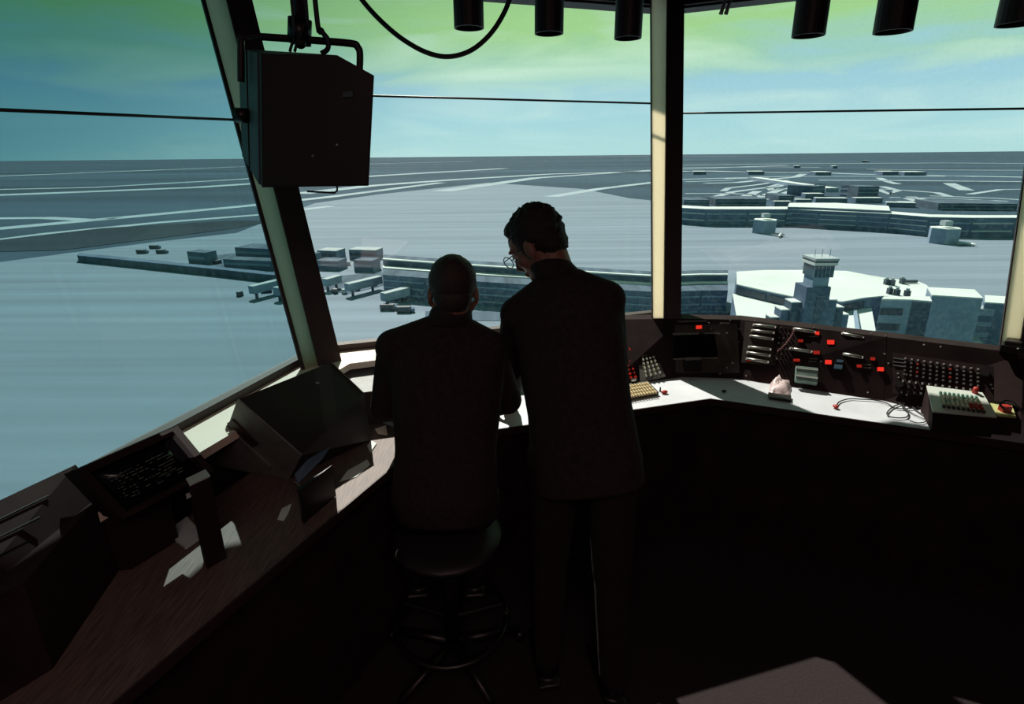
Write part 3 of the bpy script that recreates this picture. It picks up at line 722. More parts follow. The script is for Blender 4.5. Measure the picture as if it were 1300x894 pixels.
MB().tube([aty(380, 56, 1.6), aty(381, 24, 1.6)], .031, 12).build('pole_clamp', M['black'], bd, True)
MB().ell(aty(381, 54, 1.58), (.016, .016, .016)).build('clamp_bolt', M['can'], bd, True)
for pts, lab in ((((372, -30), (372, 20), (376, 42), (370, 58), (368, 66)), 'thin black cable down the left side of the display hanger pole'), (((388, -30), (389, 6), (386, 30), (377, 55), (374, 66)), 'thin black cable down the right side of the display hanger pole'),
                 (((400, -40), (401, 10), (408, 38), (416, 50), (416, 62), (408, 68)), 'loose thicker cable curving from ceiling to the display top')):
    pp = [aty(x, y, 1.56) for x, y in pts]; pp[0].z = 2.78
    tag(MB().tube(smoothc(pp), .004 if 'thin' in lab else .0068, 6).build('display_cable', M['blackm'], smooth=True), lab, 'cable')
pp = [aty(x, y, 2.0) for x, y in ((425, -50), (443, -24), (462, 3), (484, 27), (510, 49), (540, 66), (568, 72), (596, 65), (620, 46), (638, 20), (649, -8), (656, -45))]
tag(MB().tube(smoothc(pp), .0082, 10).build('hanging_cable', M['blackm'], smooth=True), 'thick black cable sagging in a wide loop from the ceiling', 'cable')

# ------------------------------------------------------------------ ceiling can lamps
for (x, y, w, D), lab in zip(((595.5, 39, 33, 2.1), (697, 46, 32, 2.1), (797, 52, 30, 2.12), (1026, 49, 34, 2.1), (1133, 44, 38, 2.05), (1293, 34, 42, 2.0)),
        ('leftmost ceiling spotlight can, right of the sagging cable', 'second ceiling spotlight can from the left', 'ceiling spotlight can just left of the centre post',
         'ceiling spotlight can just right of the centre post', 'second ceiling spotlight can right of the centre post', 'rightmost ceiling spotlight can, cut by the frame edge')):
    c = aty(x, y-3, D); r = w*D*1.03/FPX/2
    t = thing('ceiling_spotlight', (c.x, c.y, 2.78), lab, 'ceiling lamp', 'spotlight cans in a row under the ceiling')
    tb_ = MB(); n_ = 24
    ringp = lambda z, rr: [Vector((c.x+math.cos(k*2*math.pi/n_)*rr, c.y+math.sin(k*2*math.pi/n_)*rr, z)) for k in range(n_)]
    zs = [(2.775, r), (c.z, r), (c.z, r*.9), (c.z+.06, r*.86)]
    V = []; 
    for z, rr in zs: V += ringp(z, rr)
    Fs = [[k*n_+i, k*n_+(i+1) % n_, (k+1)*n_+(i+1) % n_, (k+1)*n_+i] for k in range(3) for i in range(n_)]+[list(range(n_)), [3*n_+i for i in range(n_)]]
    MB().add(V, Fs).build('can', M['can'], t, False)
    MB().prism(ringp(2.778, r*1.15), ringp(2.765, r*1.15)).build('ceiling_plate', M['can'], t)
    MB().ell((c.x, c.y, c.z+.07), (r*.6, r*.6, .03)).build('bulb', M['black'], t, True)
# pull-chain clips at the header
pc_ = thing('pull_chain', aty(920, 20, 2.75), 'pair of small grey pull clips hanging at the header right of the centre post', 'pull chain')
for dx in (0, 8):
    MB().tube([aty(924+dx, -14, 2.75), aty(919+dx*.8, 6, 2.75), aty(915+dx*.8, 18, 2.75)], [.008, .007, .010], 8).build('pull_clip', M['grey'], pc_, True)
# shade wires
def on_win(x, y, i, j, d=.05):
    a, b, c = up_at(i, 1), up_at(j, 1), up_at(i, 2.5); pl = plane3(a, b, c)
    return atp(x, y, (pl[0]+pl[1]*d, pl[1]))
for (x0, y0, x1, y1, i, j, lab) in ((-60, 137, 318, 153, 2, 3, 'taut black shade wire across the left window'), (300, 117, 833, 131.5, 3, 4, 'taut black shade wire across the middle window'), (862, 144, 1330, 137.5, 4, 5, 'taut black shade wire across the right window')):
    tag(MB().tube([on_win(x0, y0, i, j), on_win(x1, y1, i, j)], .0052, 6).build('shade_wire', M['blackm'], smooth=True), lab, 'wire')

# ------------------------------------------------------------------ people
def remesh(o, v=.007, it=4):
    m = o.modifiers.new('skin', 'REMESH'); m.mode = 'VOXEL'; m.voxel_size = v; m.use_smooth_shade = True
    s = o.modifiers.new('smooth', 'SMOOTH'); s.factor = .5; s.iterations = it
    return o
def head(mb, P, Mh):
    def L_(p): return P+Mh @ Vector(p)
    k0 = len(mb.v)
    mb.ell(L_((0, -.012, .035)), (.075, .093, .090), Mh); mb.ell(L_((0, .026, -.030)), (.057, .062, .078), Mh)
    mb.ell(L_((0, .030, .035)), (.062, .060, .062), Mh)
    mb.ell(L_((0, .060, -.092)), (.028, .026, .022), Mh); mb.cap(L_((0, .088, .010)), L_((0, .106, -.030)), .009, .013)
    mb.ell(L_((0, .098, -.038)), (.019, .012, .009), Mh)
    for s in (-1, 1):
        mb.ell(L_((s*.080, -.006, -.008)), (.009, .020, .033), Mh); mb.ell(L_((s*.030, .080, .026)), (.026, .012, .008), Mh)
        mb.ell(L_((s*.042, .055, -.025)), (.022, .024, .022), Mh); mb.cap(L_((s*.055, .0, -.045)), L_((s*.02, .062, -.088)), .020, .018)
    mb.ell(L_((0, .086, -.062)), (.022, .012, .006), Mh); mb.ell(L_((0, .085, -.071)), (.020, .012, .006), Mh)
def hand(mb, W_, d, pn, side, curl=.4):
    """wrist, pointing direction, palm normal (down), side=+1 thumb on the left of d"""
    d = d.normalized(); pn = (pn-d*pn.dot(d)).normalized(); s = d.cross(pn)*side
    mb.cap(W_, W_+d*.03, .026, .026)
    for k, o in enumerate((-.028, -.010, .009, .026)):
        mb.cap(W_+d*.015+s*o*.6, W_+d*.085+s*o, .015, .0115)
        ln = (.040, .045, .041, .032)[k]; p = W_+d*.088+s*o; a = 0; r = .0095
        for j, f in enumerate((1, .62, .5)):
            a += curl*(.5 if j == 0 else .8); q = p+(d*math.cos(a)+pn*math.sin(a))*ln*f
            mb.cap(p, q, r, r*.9, 10); p = q; r *= .9
    p = W_+d*.03-s*.024; q = p+(d*.6-s*.8).normalized()*.04; e = q+(d*.9-s*.25+pn*.3).normalized()*.032
    mb.cap(p, q, .014, .011, 10); mb.cap(q, e, .011, .009, 10)
def rotm(yaw, pitch, roll=0): # face +Y turned to the left by yaw, bowed by pitch
    return (Matrix.Rotation(yaw, 3, 'Z') @ Matrix.Rotation(-pitch, 3, 'X') @ Matrix.Rotation(roll, 3, 'Y'))
def person(name, label, J, opt):
    body = MB(); Mh = opt['Mh']; H_ = J['head']
    head(body, H_, Mh); body.cap(J['neck'], H_+Mh @ Vector((0, -.028, -.05)), .058, .055)
    body.cap(J['hip'], J['chest'], .085, .085); body.cap(J['chest'], J['neck'], .085, .05)
    for s in ('L', 'R'):
        body.cap(J['sh'+s], J['el'+s], .045, .036); body.cap(J['el'+s], J['wr'+s], .036, .025)
        hand(body, J['wr'+s], J['hd'+s]-J['wr'+s], J.get('pn'+s, Vector((0, 0, -1))), 1 if s == 'R' else -1, opt.get('curl', .35))
        body.cap(J['hp'+s], J['kn'+s], .075, .050); body.cap(J['kn'+s], J['an'+s], .050, .035)
        body.cap(J['sh'+s], J['chest'], .045, .07)
    o = body.build(name, M['skin']); o['o'] = tuple(o.location); tag(o, label, 'person'); remesh(o, .0055, 3)
    j = MB(); u = (J['chest']-J['hip']); ax = (J['shR']-J['shL']).normalized(); 
    secs = []
    for t, rx, ry, p in opt['torso']:
        c = lerp(J['hip'], J['neck'], t); zv = (J['neck']-J['hip']).normalized(); fy = zv.cross(ax).normalized()
        secs.append((c+fy*p, rx, ry, Matrix((ax, fy, zv)).transposed()))
    j.loft(secs)
    for s in ('L', 'R'):
        j.cap(J['sh'+s], lerp(J['neck'], J['sh'+s], .25), .068, .062)
        j.cap(J['sh'+s], J['el'+s], .066, .055); j.cap(J['el'+s], lerp(J['el'+s], J['wr'+s], .95), .055, .040)
    if opt.get('hem'):
        for t, rx, ry in opt['hem']: pass
    jo = remesh(j.build('jacket', M[opt['cloth']], o), .008, 5)
    for s in ('L', 'R'):
        c = MB(); d = (J['wr'+s]-J['el'+s]).normalized(); c.tube([J['wr'+s]-d*.02, J['wr'+s]+d*.004], .034, 16).build('shirt_cuff', M['shirt'], o, True)
    t = MB()
    for s in ('L', 'R'):
        t.cap(J['hip'], J['hp'+s], .13, .105); t.cap(J['hp'+s], J['kn'+s], .098, .070); t.cap(J['kn'+s], J['an'+s], .070, .052)
    remesh(t.build('trousers', M['trou'], o), .009, 4)
    for s in ('L', 'R'):
        sh = MB(); a = J['an'+s]; f = J.get('ft', Vector((0, 1, 0)))
        sh.cap(a+at(0, 0, -.045), a+f*.16+at(0, 0, -.062), .045, .036); sh.box(a+f*.07+at(0, 0, -.088), (.085, .27, .022), Matrix.Rotation(math.atan2(-f.x, f.y), 3, 'Z'))
        remesh(sh.build('shoe', M['shoe'], o), .007, 2)
    # collar
    cz = (H_-J['neck']).normalized(); c0 = lerp(J['neck'], H_, .12)
    rg = []; fx = ax; fy = cz.cross(fx).normalized()
    V = []; n_ = 28; Fs = []
    for k in range(n_):
        a = 2*math.pi*k/n_
        for rr, hh in ((.080, -.015), (.070, .038), (.064, .038), (.066, -.015)):
            V.append(c0+fx*math.cos(a)*rr*1.02+fy*math.sin(a)*rr+cz*(hh-(.02*math.sin(a) if hh > 0 else 0)))
    for k in range(n_):
        for i in range(4): Fs.append([k*4+i, k*4+(i+1) % 4, ((k+1) % n_)*4+(i+1) % 4, ((k+1) % n_)*4+i])
    MB().add(V, Fs).build('collar', M[opt['cloth']], o, True)
    # hair
    hb = MB(); amp = opt['hair'][0]
    def fn(d): return 1+amp*noise.noise(d*7+Vector((3, 1, 5)))+amp*.6*noise.noise(d*16)
    def Lh(p): return H_+Mh @ Vector(p)
    g = opt['hair'][1]
    hb.ell(Lh((0, -.024, .042)), (.078+g, .090+g, .088+g), Mh, 48, 32, fn)
    hb.ell(Lh((0, -.052, -.012)), (.062+g*.6, .050+g*.6, .062), Mh, 32, 24, fn)
    if opt['hair'][2]: hb.ell(Lh((0, .026, .086)), (.060, .050, .036), Mh, 32, 20, fn)
    for s in (-1, 1): hb.ell(Lh((s*.071, .012, .016)), (.012, .016, .028), Mh)
    hm = hb.build('hair', M[opt['hairm']], o, True)
    for s in (-1, 1):
        MB().ell(H_+Mh @ Vector((s*.031, .078, .008)), (.013, .011, .010), Mh).build('eye', M['eye'], o, True)
    if opt.get('glasses'):
        gb = MB()
        for s in (-1, 1):
            c = H_+Mh @ Vector((s*.034, .112, .004))
            gb.tube([c+Mh @ Vector((math.cos(a)*.027, 0, math.sin(a)*.021)) for a in [k*2*math.pi/20 for k in range(21)]], .0018, 6)
            gb.tube([H_+Mh @ Vector((s*.061, .110, .010)), H_+Mh @ Vector((s*.082, -.005, .012)), H_+Mh @ Vector((s*.080, -.018, -.008))], .0018, 6)
        gb.tube([H_+Mh @ Vector((-.009, .112, .008)), H_+Mh @ Vector((.009, .112, .008))], .0018, 6)
        go = gb.build('glasses', M['black'], o, True)
    return o
v = Vector
# seated man
J = dict(hip=v((-.24, 1.60, .74)), chest=v((-.245, 1.68, 1.10)), neck=v((-.215, 1.735, 1.318)), head=v((-.201, 1.775, 1.425)),
 shL=v((-.400, 1.71, 1.255)), shR=v((-.085, 1.71, 1.25)), elL=v((-.475, 1.80, .985)), elR=v((-.02, 1.82, 1.0)), wrL=v((-.42, 2.02, .835)), wrR=v((-.13, 2.06, .835)),
 hdL=v((-.38, 2.12, .812)), hdR=v((-.14, 2.17, .812)), hpL=v((-.33, 1.62, .70)), hpR=v((-.15, 1.62, .70)), knL=v((-.40, 1.86, .64)), knR=v((-.16, 1.84, .64)),
 anL=v((-.38, 1.72, .33)), anR=v((-.16, 1.72, .33)), ft=v((-.1, 1, 0)).normalized())
for k in ('knL', 'knR'): J[k].z = .635
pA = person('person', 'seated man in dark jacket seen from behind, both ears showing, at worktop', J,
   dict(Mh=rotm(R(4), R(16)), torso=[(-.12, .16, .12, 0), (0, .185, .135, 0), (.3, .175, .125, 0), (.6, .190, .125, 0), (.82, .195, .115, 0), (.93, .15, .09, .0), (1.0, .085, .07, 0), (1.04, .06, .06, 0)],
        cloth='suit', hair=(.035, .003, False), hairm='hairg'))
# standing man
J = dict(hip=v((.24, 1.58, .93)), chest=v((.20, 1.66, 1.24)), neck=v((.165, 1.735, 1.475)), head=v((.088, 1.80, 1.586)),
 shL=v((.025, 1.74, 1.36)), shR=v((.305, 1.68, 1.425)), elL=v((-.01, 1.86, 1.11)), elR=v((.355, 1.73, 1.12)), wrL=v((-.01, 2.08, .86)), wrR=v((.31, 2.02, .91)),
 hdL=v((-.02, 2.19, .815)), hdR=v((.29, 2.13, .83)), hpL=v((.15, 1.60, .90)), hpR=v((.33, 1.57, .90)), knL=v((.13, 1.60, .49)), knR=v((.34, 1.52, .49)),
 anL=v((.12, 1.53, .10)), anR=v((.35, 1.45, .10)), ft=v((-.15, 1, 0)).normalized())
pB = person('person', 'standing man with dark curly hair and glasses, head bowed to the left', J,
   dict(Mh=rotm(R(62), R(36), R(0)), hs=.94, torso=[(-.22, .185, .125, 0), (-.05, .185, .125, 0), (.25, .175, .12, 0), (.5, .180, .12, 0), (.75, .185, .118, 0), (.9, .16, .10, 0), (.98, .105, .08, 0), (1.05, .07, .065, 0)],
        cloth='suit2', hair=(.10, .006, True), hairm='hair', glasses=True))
# stool
stl = thing('swivel_stool', (-.24, 1.60, 0), 'black high swivel stool under the seated man', 'stool')
MB().ell((-.24, 1.60, .575), (.20, .20, .035)).build('seat', M['chair'], stl, True)
MB().tube([(-.24, 1.60, .08), (-.24, 1.60, .55)], .028, 14).build('column', M['black'], stl, True)
MB().tube([(-.24+.21*math.cos(a), 1.60+.21*math.sin(a), .205) for a in [k*2*math.pi/28 for k in range(29)]], .012, 8).build('foot_ring', M['black'], stl, True)
for k in range(5):
    a = k*2*math.pi/5+.3; d = at(math.cos(a), math.sin(a))
    l = MB().tube([v((-.24, 1.60, .09)), v((-.24, 1.60, .06))+d*.27], [.022, .014], 8).build('leg', M['black'], stl, True)
    MB().ell(v((-.24, 1.60, .026))+d*.27, (.022, .022, .025)).build('castor', M['black'], l, True)
    if k % 2 == 0: MB().tube([v((-.24, 1.60, .205)), v((-.24, 1.60, .205))+d*.21], .008, 6).build('ring_spoke', M['black'], stl)

# ------------------------------------------------------------------ the airfield far below
gr = struct(MB().add([(-26000, -600, GZ), (26000, -600, GZ), (26000, 26000, GZ), (-26000, 26000, GZ)], [[0, 1, 2, 3]]).build('ground', M['field']))
gr['label'] = 'dry flat airfield stretching to the horizon'
def patch(pts, m, z=.12, name='pavement'):
    o = MB().ext([G(x, y)+at(0, 0, z-.1) for x, y in pts], (0, 0, .1)).build(name, M[m], gr); return o
def strip(pts, w, m='road', z=.25, name='taxiway'):
    P = [G(x, y) for x, y in pts]; Lf = []; Rt = []
    for i, p in enumerate(P):
        t = (P[min(i+1, len(P)-1)]-P[max(i-1, 0)]); t.z = 0; t.normalize(); s = at(-t.y, t.x)*w/2
        Lf.append(p+s); Rt.append(p-s)
    mb = MB()
    for i in range(len(P)-1):
        mb.ext([Lf[i], Lf[i+1], Rt[i+1], Rt[i]], (0, 0, z))
    return mb.build(name, M[m], gr)
# near apron, left and middle
patch([(-420, 700), (-400, 400), (-300, 352), (0, 333), (130, 316), (210, 306), (300, 296), (400, 258), (480, 247), (620, 232), (740, 240), (800, 252), (900, 262), (1000, 276), (1100, 283), (1400, 290), (1700, 420), (1700, 800), (650, 1500), (-300, 1500)], 'apron', name='apron')
# grass islands and taxiways on the left
patch([(0, 320), (0, 305), (130, 290), (300, 280), (345, 281), (300, 290), (200, 303), (80, 318)], 'grass', .3, 'grass_island')
strip([(-60, 313), (60, 297), (200, 283), (330, 273), (420, 262)], 16)
strip([(-60, 296), (60, 285), (160, 276), (310, 262), (420, 250), (560, 232)], 26)
strip([(-60, 278), (60, 277), (120, 280), (160, 276)], 18)
strip([(-60, 250), (100, 244), (250, 238), (340, 232), (500, 222), (640, 214)], 60)
strip([(-60, 242), (120, 238), (300, 228), (460, 217)], 40)
strip([(-60, 226), (300, 212), (600, 205)], 70)
strip([(380, 246), (470, 236), (580, 228), (700, 221), (840, 217), (1000, 219)], 45)
strip([(560, 243), (680, 226), (830, 216), (1000, 210)], 40)
strip([(700, 250), (760, 240), (860, 228), (1000, 224), (1200, 224)], 24)
# road web on the right
for w, pts in ((60, ((860, 210), (1000, 208), (1200, 207), (1340, 208))), (40, ((860, 213), (980, 212), (1040, 212.5))), (36, ((860, 218), (900, 217), (950, 218.5), (1030, 219), (1100, 221.5), (1240, 224), (1340, 226))),
    (18, ((895, 233), (935, 232), (975, 228), (1010, 225), (1020, 221))), (26, ((920, 227), (950, 227))), (14, ((960, 230), (972, 226))),
    (11, ((905, 251), (930, 244), (960, 240), (988, 237), (1000, 232), (990, 234), (976, 238), (980, 242), (1000, 240), (1020, 236))),
    (10, ((918, 243), (925, 239), (960, 235), (1000, 229))), (12, ((940, 252), (955, 246), (962, 243))), (12, ((965, 251), (980, 245), (992, 240))), (12, ((988, 249), (1005, 243), (1022, 237))),
    (10, ((1115, 241), (1130, 247), (1140, 242), (1120, 237))), (9, ((1110, 240), (1150, 242), (1190, 245), (1206, 250))), (11, ((1150, 251), (1170, 257), (1178, 258))), (11, ((1156, 250), (1180, 256))),
    (16, ((1205, 233), (1228, 242))), (12, ((1116, 226), (1128, 231), (1140, 234))), (16, ((1200, 223), (1240, 224.5))), (9, ((1130, 251), (1200, 252), (1280, 256))), (9, ((1200, 258), (1260, 259), (1310, 262))),
    (9, ((900, 257), (1000, 252), (1060, 252))), (12, ((870, 231), (930, 229))), (10, ((1180, 249), (1260, 252), (1330, 256))), (10, ((870, 246), (930, 246), (990, 250))), (8, ((868, 256), (900, 256), (930, 253))), (22, ((1040, 229), (1150, 229.5), (1320, 231))), (30, ((1100, 215), (1210, 216), (1330, 216.5))), (9, ((1230, 247), (1270, 241), (1330, 240))), (8, ((1140, 256), (1190, 256.5), (1240, 259)))):
    strip(pts, w*1.15, z=.4, name='road')
# low rise on the horizon
hl_ = MB(); base = [G(x, 199.2) for x in range(690, 1000, 12)]
h = struct(MB().add([p for p in base]+[p+at(0, 800, 0) for p in base]+[p+at(0, 400, 10*max(0, math.sin(math.pi*i/(len(base)-1)))*2.2) for i, p in enumerate(base)],
   [[i, i+1, 2*len(base)+i+1, 2*len(base)+i] for i in range(len(base)-1)]+[[2*len(base)+i, 2*len(base)+i+1, len(base)+i+1, len(base)+i] for i in range(len(base)-1)]).build('low_hill', M['hill']))

# ---- building helpers: outline given at roof height, walls drop to the ground
def block(par, pts, h, m='conc', roofm='roof', name='block', base=0, rim=0):
    P = [G(x, y, h) for x, y in pts]; B = [Vector((p.x, p.y, GZ+base)) for p in P]
    o = MB().prism(B, P).build(name, M[m], par)
    MB().ext(P, (0, 0, .35)).build('roof', M[roofm], o if par else None)
    return o, P
def bands(par, a, b, h0, h1, n, m='win', frac=.5, out_=.35, name='window_band', u0=.03, u1=.97):
    """window bands proud of the wall between roof corners a-b"""
    d = (b-a); d.z = 0; d.normalize(); n_ = Vector((d.y, -d.x, 0))
    if n_.dot(EYE-a) < 0: n_ = -n_
    for k in range(n):
        z0 = GZ+h0+(h1-h0)*(k+.5-frac/2)/n; z1 = GZ+h0+(h1-h0)*(k+.5+frac/2)/n
        p, q = lerp(a, b, u0), lerp(a, b, u1)
        MB().ext([v((p.x, p.y, z0)), v((q.x, q.y, z0)), v((q.x, q.y, z1)), v((p.x, p.y, z1))], n_*out_).build(name, M[m], par)
# far terminal across the apron
ft = thing('far_terminal', G(1050, 298), 'long pale-roofed terminal across the apron in the right window', 'building')
rf = [(860, 264), (897, 266), (950, 266), (1000, 266), (1040, 268), (1090, 270), (1130, 272), (1180, 276), (1235, 277), (1290, 277), (1360, 280)]
H1 = 14
for k in range(len(rf)-1):
    (x0, y0), (x1, y1) = rf[k], rf[k+1]
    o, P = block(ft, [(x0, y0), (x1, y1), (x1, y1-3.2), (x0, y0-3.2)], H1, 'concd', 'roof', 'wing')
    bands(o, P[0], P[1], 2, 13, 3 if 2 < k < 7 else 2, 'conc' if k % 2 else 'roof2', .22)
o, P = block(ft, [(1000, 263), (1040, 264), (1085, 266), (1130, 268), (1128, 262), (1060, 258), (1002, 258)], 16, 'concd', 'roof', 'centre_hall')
for q_ in range(3): bands(o, P[q_], P[q_+1], 1, 16, 4, 'conc', .25, u0=0, u1=1)
for x, y in ((972, 268), (1201, 278)):
    c = G(x, y+8, 12); r = 9
    hx = [v((c.x+math.cos(k*math.pi/3)*r, c.y+math.sin(k*math.pi/3)*r, GZ)) for k in range(6)]
    s_ = MB().ext(hx, (0, 0, 10)).build('boarding_pod', M['conc'], ft)
    MB().ext([p+at(0, 0, 10) for p in hx], (0, 0, .5)).build('roof', M['roof'], s_)
    MB().box(c+at(0, 0, 1.5), (5, 5, 3)).build('plant_box', M['roof2'], s_)
# tail of an aircraft at the pod
def slab(par, x0, y0, x1, y1, h, dep, m='concd', roofm='park', name='hall'):
    """block from its front foot line in the frame, height and depth in metres"""
    a, b = G(x0, y0), G(x1, y1); d = (b-a).normalized(); n = at(-d.y, d.x)
    if n.dot(a-EYE) < 0: n = -n
    P = [a, b, b+n*dep, a+n*dep]; o = MB().ext(P, (0, 0, h)).build(name, M[m], par)
    T_ = [p+at(0, 0, h) for p in P]; MB().ext(T_, (0, 0, .35)).build('roof', M[roofm], o); return o, T_
def deck(x0, y0, x1, y1, h, dep, label, b=2):
    t = thing('parking_structure', G(x0, y0), label, 'building'); o, P = slab(t, x0, y0, x1, y1, h, dep, 'park', 'park', 'deck')
    bands(o, P[0], P[1], 0, h, b, 'conc', .25)
deck(908, 262, 972, 262, 8, 45, 'wide dark parking structure at the left, behind the far terminal')
deck(1088, 252, 1114, 252, 15, 40, 'dark square block right of the bright hotel roof', 3)
deck(988, 256, 1008, 256, 7, 50, 'small dark parking deck left of the hotel')
deck(1190, 267, 1290, 268, 7, 50, 'long dark parking structure at the right, behind the far terminal')
deck(868, 262, 900, 262, 7, 45, 'dark parking deck nearest the centre post')
ht = thing('hotel', G(1056, 249), 'bright white-roofed hotel block with two bluish wings beyond the far terminal', 'building')
slab(ht, 1048, 244, 1064, 244, 6, 420, 'conc', 'roof', 'main_block')
for q in ((1031, 250, 1046, 249), (1066, 249, 1076, 250)):
    o, P = slab(ht, *q, 14, 40, 'concd', 'park', 'wing'); bands(o, P[0], P[1], 0, 20, 3, 'conc', .3)
ys = [(1022, 253, 1045, 253, 7, 14), (1035, 258, 1075, 258.5, 6, 12), (1010, 261.5, 1030, 261.5, 7, 8), (983, 264, 1004, 264, 7, 8), (1086, 258, 1120, 258, 6, 12), (1125, 263, 1162, 264, 5, 12)]
labs = ['low white-roofed hall just below the hotel', 'second white-roofed hall below the hotel', 'short white-roofed hall left of the centre hall', 'tiny white-roofed shed beside the dark parking deck', 'white-roofed shed right below the dark square block', 'long narrow white-roofed shed behind the far terminal']
for q, lab in zip(ys, labs):
    t = thing('low_hall', G(q[0], q[1]), lab, 'building'); slab(t, *q, 'concd', 'roof')
hl2 = ['far white hangar, leftmost of the specks near the horizon', 'far white hangar above the hotel roof', 'tiny white hangar right at the horizon', 'long flat far hangar right of the field road', 'flat far hangar between the roads, centre right', 'flat far hangar above the hotel, left side', 'flat far hangar over the curling roads', 'flat far hangar beside the centre post']
for k, (x, y, w) in enumerate(((1012, 213.5, 4), (1060, 214, 3), (1098, 206, 4), (1162, 223, 14), (1130, 222.5, 10), (1045, 223, 10), (960, 222, 10), (888, 222, 8))):
    t = thing('hangar', G(x, y), hl2[k], 'building'); slab(t, x-w, y, x+w, y, 9, 60, 'concd', 'roof')

# foreground terminal ring
nt_ = thing('near_terminal', G(1050, 420), 'near terminal building with broad white roofs around the second tower', 'building')
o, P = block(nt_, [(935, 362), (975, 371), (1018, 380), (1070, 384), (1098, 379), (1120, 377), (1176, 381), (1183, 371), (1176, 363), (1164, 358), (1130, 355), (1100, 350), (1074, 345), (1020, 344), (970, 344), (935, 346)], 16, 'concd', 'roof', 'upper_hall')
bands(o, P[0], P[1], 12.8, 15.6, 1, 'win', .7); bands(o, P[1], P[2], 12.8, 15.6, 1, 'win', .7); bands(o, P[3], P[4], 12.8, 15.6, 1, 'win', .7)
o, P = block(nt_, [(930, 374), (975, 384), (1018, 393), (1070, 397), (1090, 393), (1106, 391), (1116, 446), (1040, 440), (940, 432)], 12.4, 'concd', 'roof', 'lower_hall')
MB().ext([G(*q, 12.9) for q in ((1008, 392), (1013, 393), (1012, 425), (1005, 424))], (0, 0, .8)).build('parapet', M['conc'], o)
MB().ext([G(*q, 12.9) for q in ((1083, 396), (1087, 396), (1092, 428), (1087, 428))], (0, 0, .8)).build('parapet', M['conc'], o)
lb = thing('office_block', G(1150, 450), 'blue-grey office block with four dark window rows right of the second tower', 'building')
o, P = block(lb, [(1119, 381), (1158, 382), (1183, 384), (1180, 378), (1122, 378)], 22, 'conc', 'roof', 'main_block')
bands(o, P[0], P[1], 4, 21, 4, 'win', .42, u0=.02, u1=.75)
MB().ext([v((p.x, p.y, GZ)) for p in (P[1], P[2], lerp(P[2], P[3], .5))], (0, 0, 21.9)).build('shaded_side', M['concd'], o)  # right-hand face in darker concrete, shade put into its colour
lc = thing('office_block', G(1220, 440), 'wide blue-grey block with stepped pale roof beside the right post', 'building')
o, P = block(lc, [(1183, 376), (1248, 380), (1237, 369), (1177, 366)], 21, 'conc', 'roof', 'upper_storey')
o, P = block(lc, [(1186, 391), (1300, 396), (1300, 391), (1186, 387)], 15, 'conc', 'roof2', 'main_block')
bands(o, P[0], P[1], 1, 14, 4, 'concd', .5, u0=.05, u1=.7)
o, P = block(lc, [(1250, 385), (1310, 389), (1310, 380), (1250, 376)], 17, 'concd', 'roof', 'side_block')
o, P = block(lc, [(1186, 420), (1310, 428), (1310, 405), (1186, 400)], 6, 'concd', 'park', 'low_annex')
MB().ext([G(x, y, 6.4) for x, y in ((1184, 432), (1193, 433), (1190, 409), (1185, 408))], (0, 0, .8)).build('skylight', M['roof'], o)
MB().ext([G(x, y, 6.4) for x, y in ((1196, 421), (1206, 422), (1206, 420), (1196, 419))], (0, 0, .8)).build('skylight', M['roof'], o)
MB().ext([G(x, y, 6.4) for x, y in ((1232, 435), (1246, 436), (1241, 428), (1227, 427))], (0, 0, .4)).build('roof_panel', M['roof2'], o)
# roof plant on the terrace, each unit a thing
for k, (x, y) in enumerate(((1125, 361), (1132, 362), (1145, 360), (1129, 373), (1138, 374.5), (1151, 376))):
    c = G(x, y, 16.4); t = thing('roof_unit', c, ['dark roof unit, farthest left of the back pair on white terrace', 'dark roof unit, second in the back row on white terrace', 'roof unit with a long duct at the back of white terrace', 'dark roof unit, leftmost of the front row on white terrace', 'dark roof unit, middle of the front row on white terrace', 'dark roof unit, rightmost of the front row on white terrace'][k], 'roof unit', 'small plant units on the white terrace roof')
    MB().box(c+at(0, 0, .9), (1.3, 1.3, 1.8)).build('casing', M['win'], t); MB().tube([c+at(0, 0, 1.8), c+at(0, 0, 2.5)], .5, 10).build('vent_cowl', M['roof2'], t)
    if k == 2: MB().box(c+at(3, .5, .6), (5, .7, .9)).build('duct', M['win'], t)
# second control tower
tw = thing('second_control_tower', G(1045, 430), 'grey airport control tower with flat T-shaped top rising from the near terminal', 'tower')
c = G(1047, 331, 36); ex = at(1, 0); cx_, cy_ = c.x, c.y
def tb2(x0, x1, y0, y1, z0, z1, m, name, par=tw):
    K = .66; x0, x1, y0, y1, z0, z1 = x0*K+.35, x1*K+.35, y0*K, y1*K, z0*1.025, z1*1.025
    return MB().box(((x0+x1)/2+cx_, (y0+y1)/2+cy_, GZ+(z0+z1)/2), (x1-x0, y1-y0, z1-z0)).build(name, M[m], par)
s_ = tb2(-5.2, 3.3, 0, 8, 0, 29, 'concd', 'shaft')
tb2(-5.3, 3.4, -.25, 8.2, 19.0, 19.5, 'conc', 'shaft_joint', s_); 
tb2(-1.2, 1.2, -.2, .1, 16, 27, 'park', 'window_slot', s_)
tb2(-3.2, -2.0, -.2, .1, 8, 12, 'park', 'window_slot', s_); tb2(1.0, 2.0, -.2, .1, 9, 13, 'park', 'window_slot', s_)
tb2(-3.0, 2.6, 0.8, 7, 29, 31.2, 'conc', 'cab_base')
cb_ = tb2(-3.4, 3.6, .4, 7.6, 31.2, 34.0, 'cab', 'cab')
for k in range(6): tb2(-3.4+k*1.36, -3.2+k*1.36, .3, .45, 31.2, 34, 'conc', 'cab_post', cb_)
tb2(-3.9, 4.2, -.2, 8.2, 34, 34.6, 'roof', 'cab_roof'); tb2(-4.0, 4.4, -.4, 8.4, 35.1, 35.6, 'roof2', 'roof_canopy')
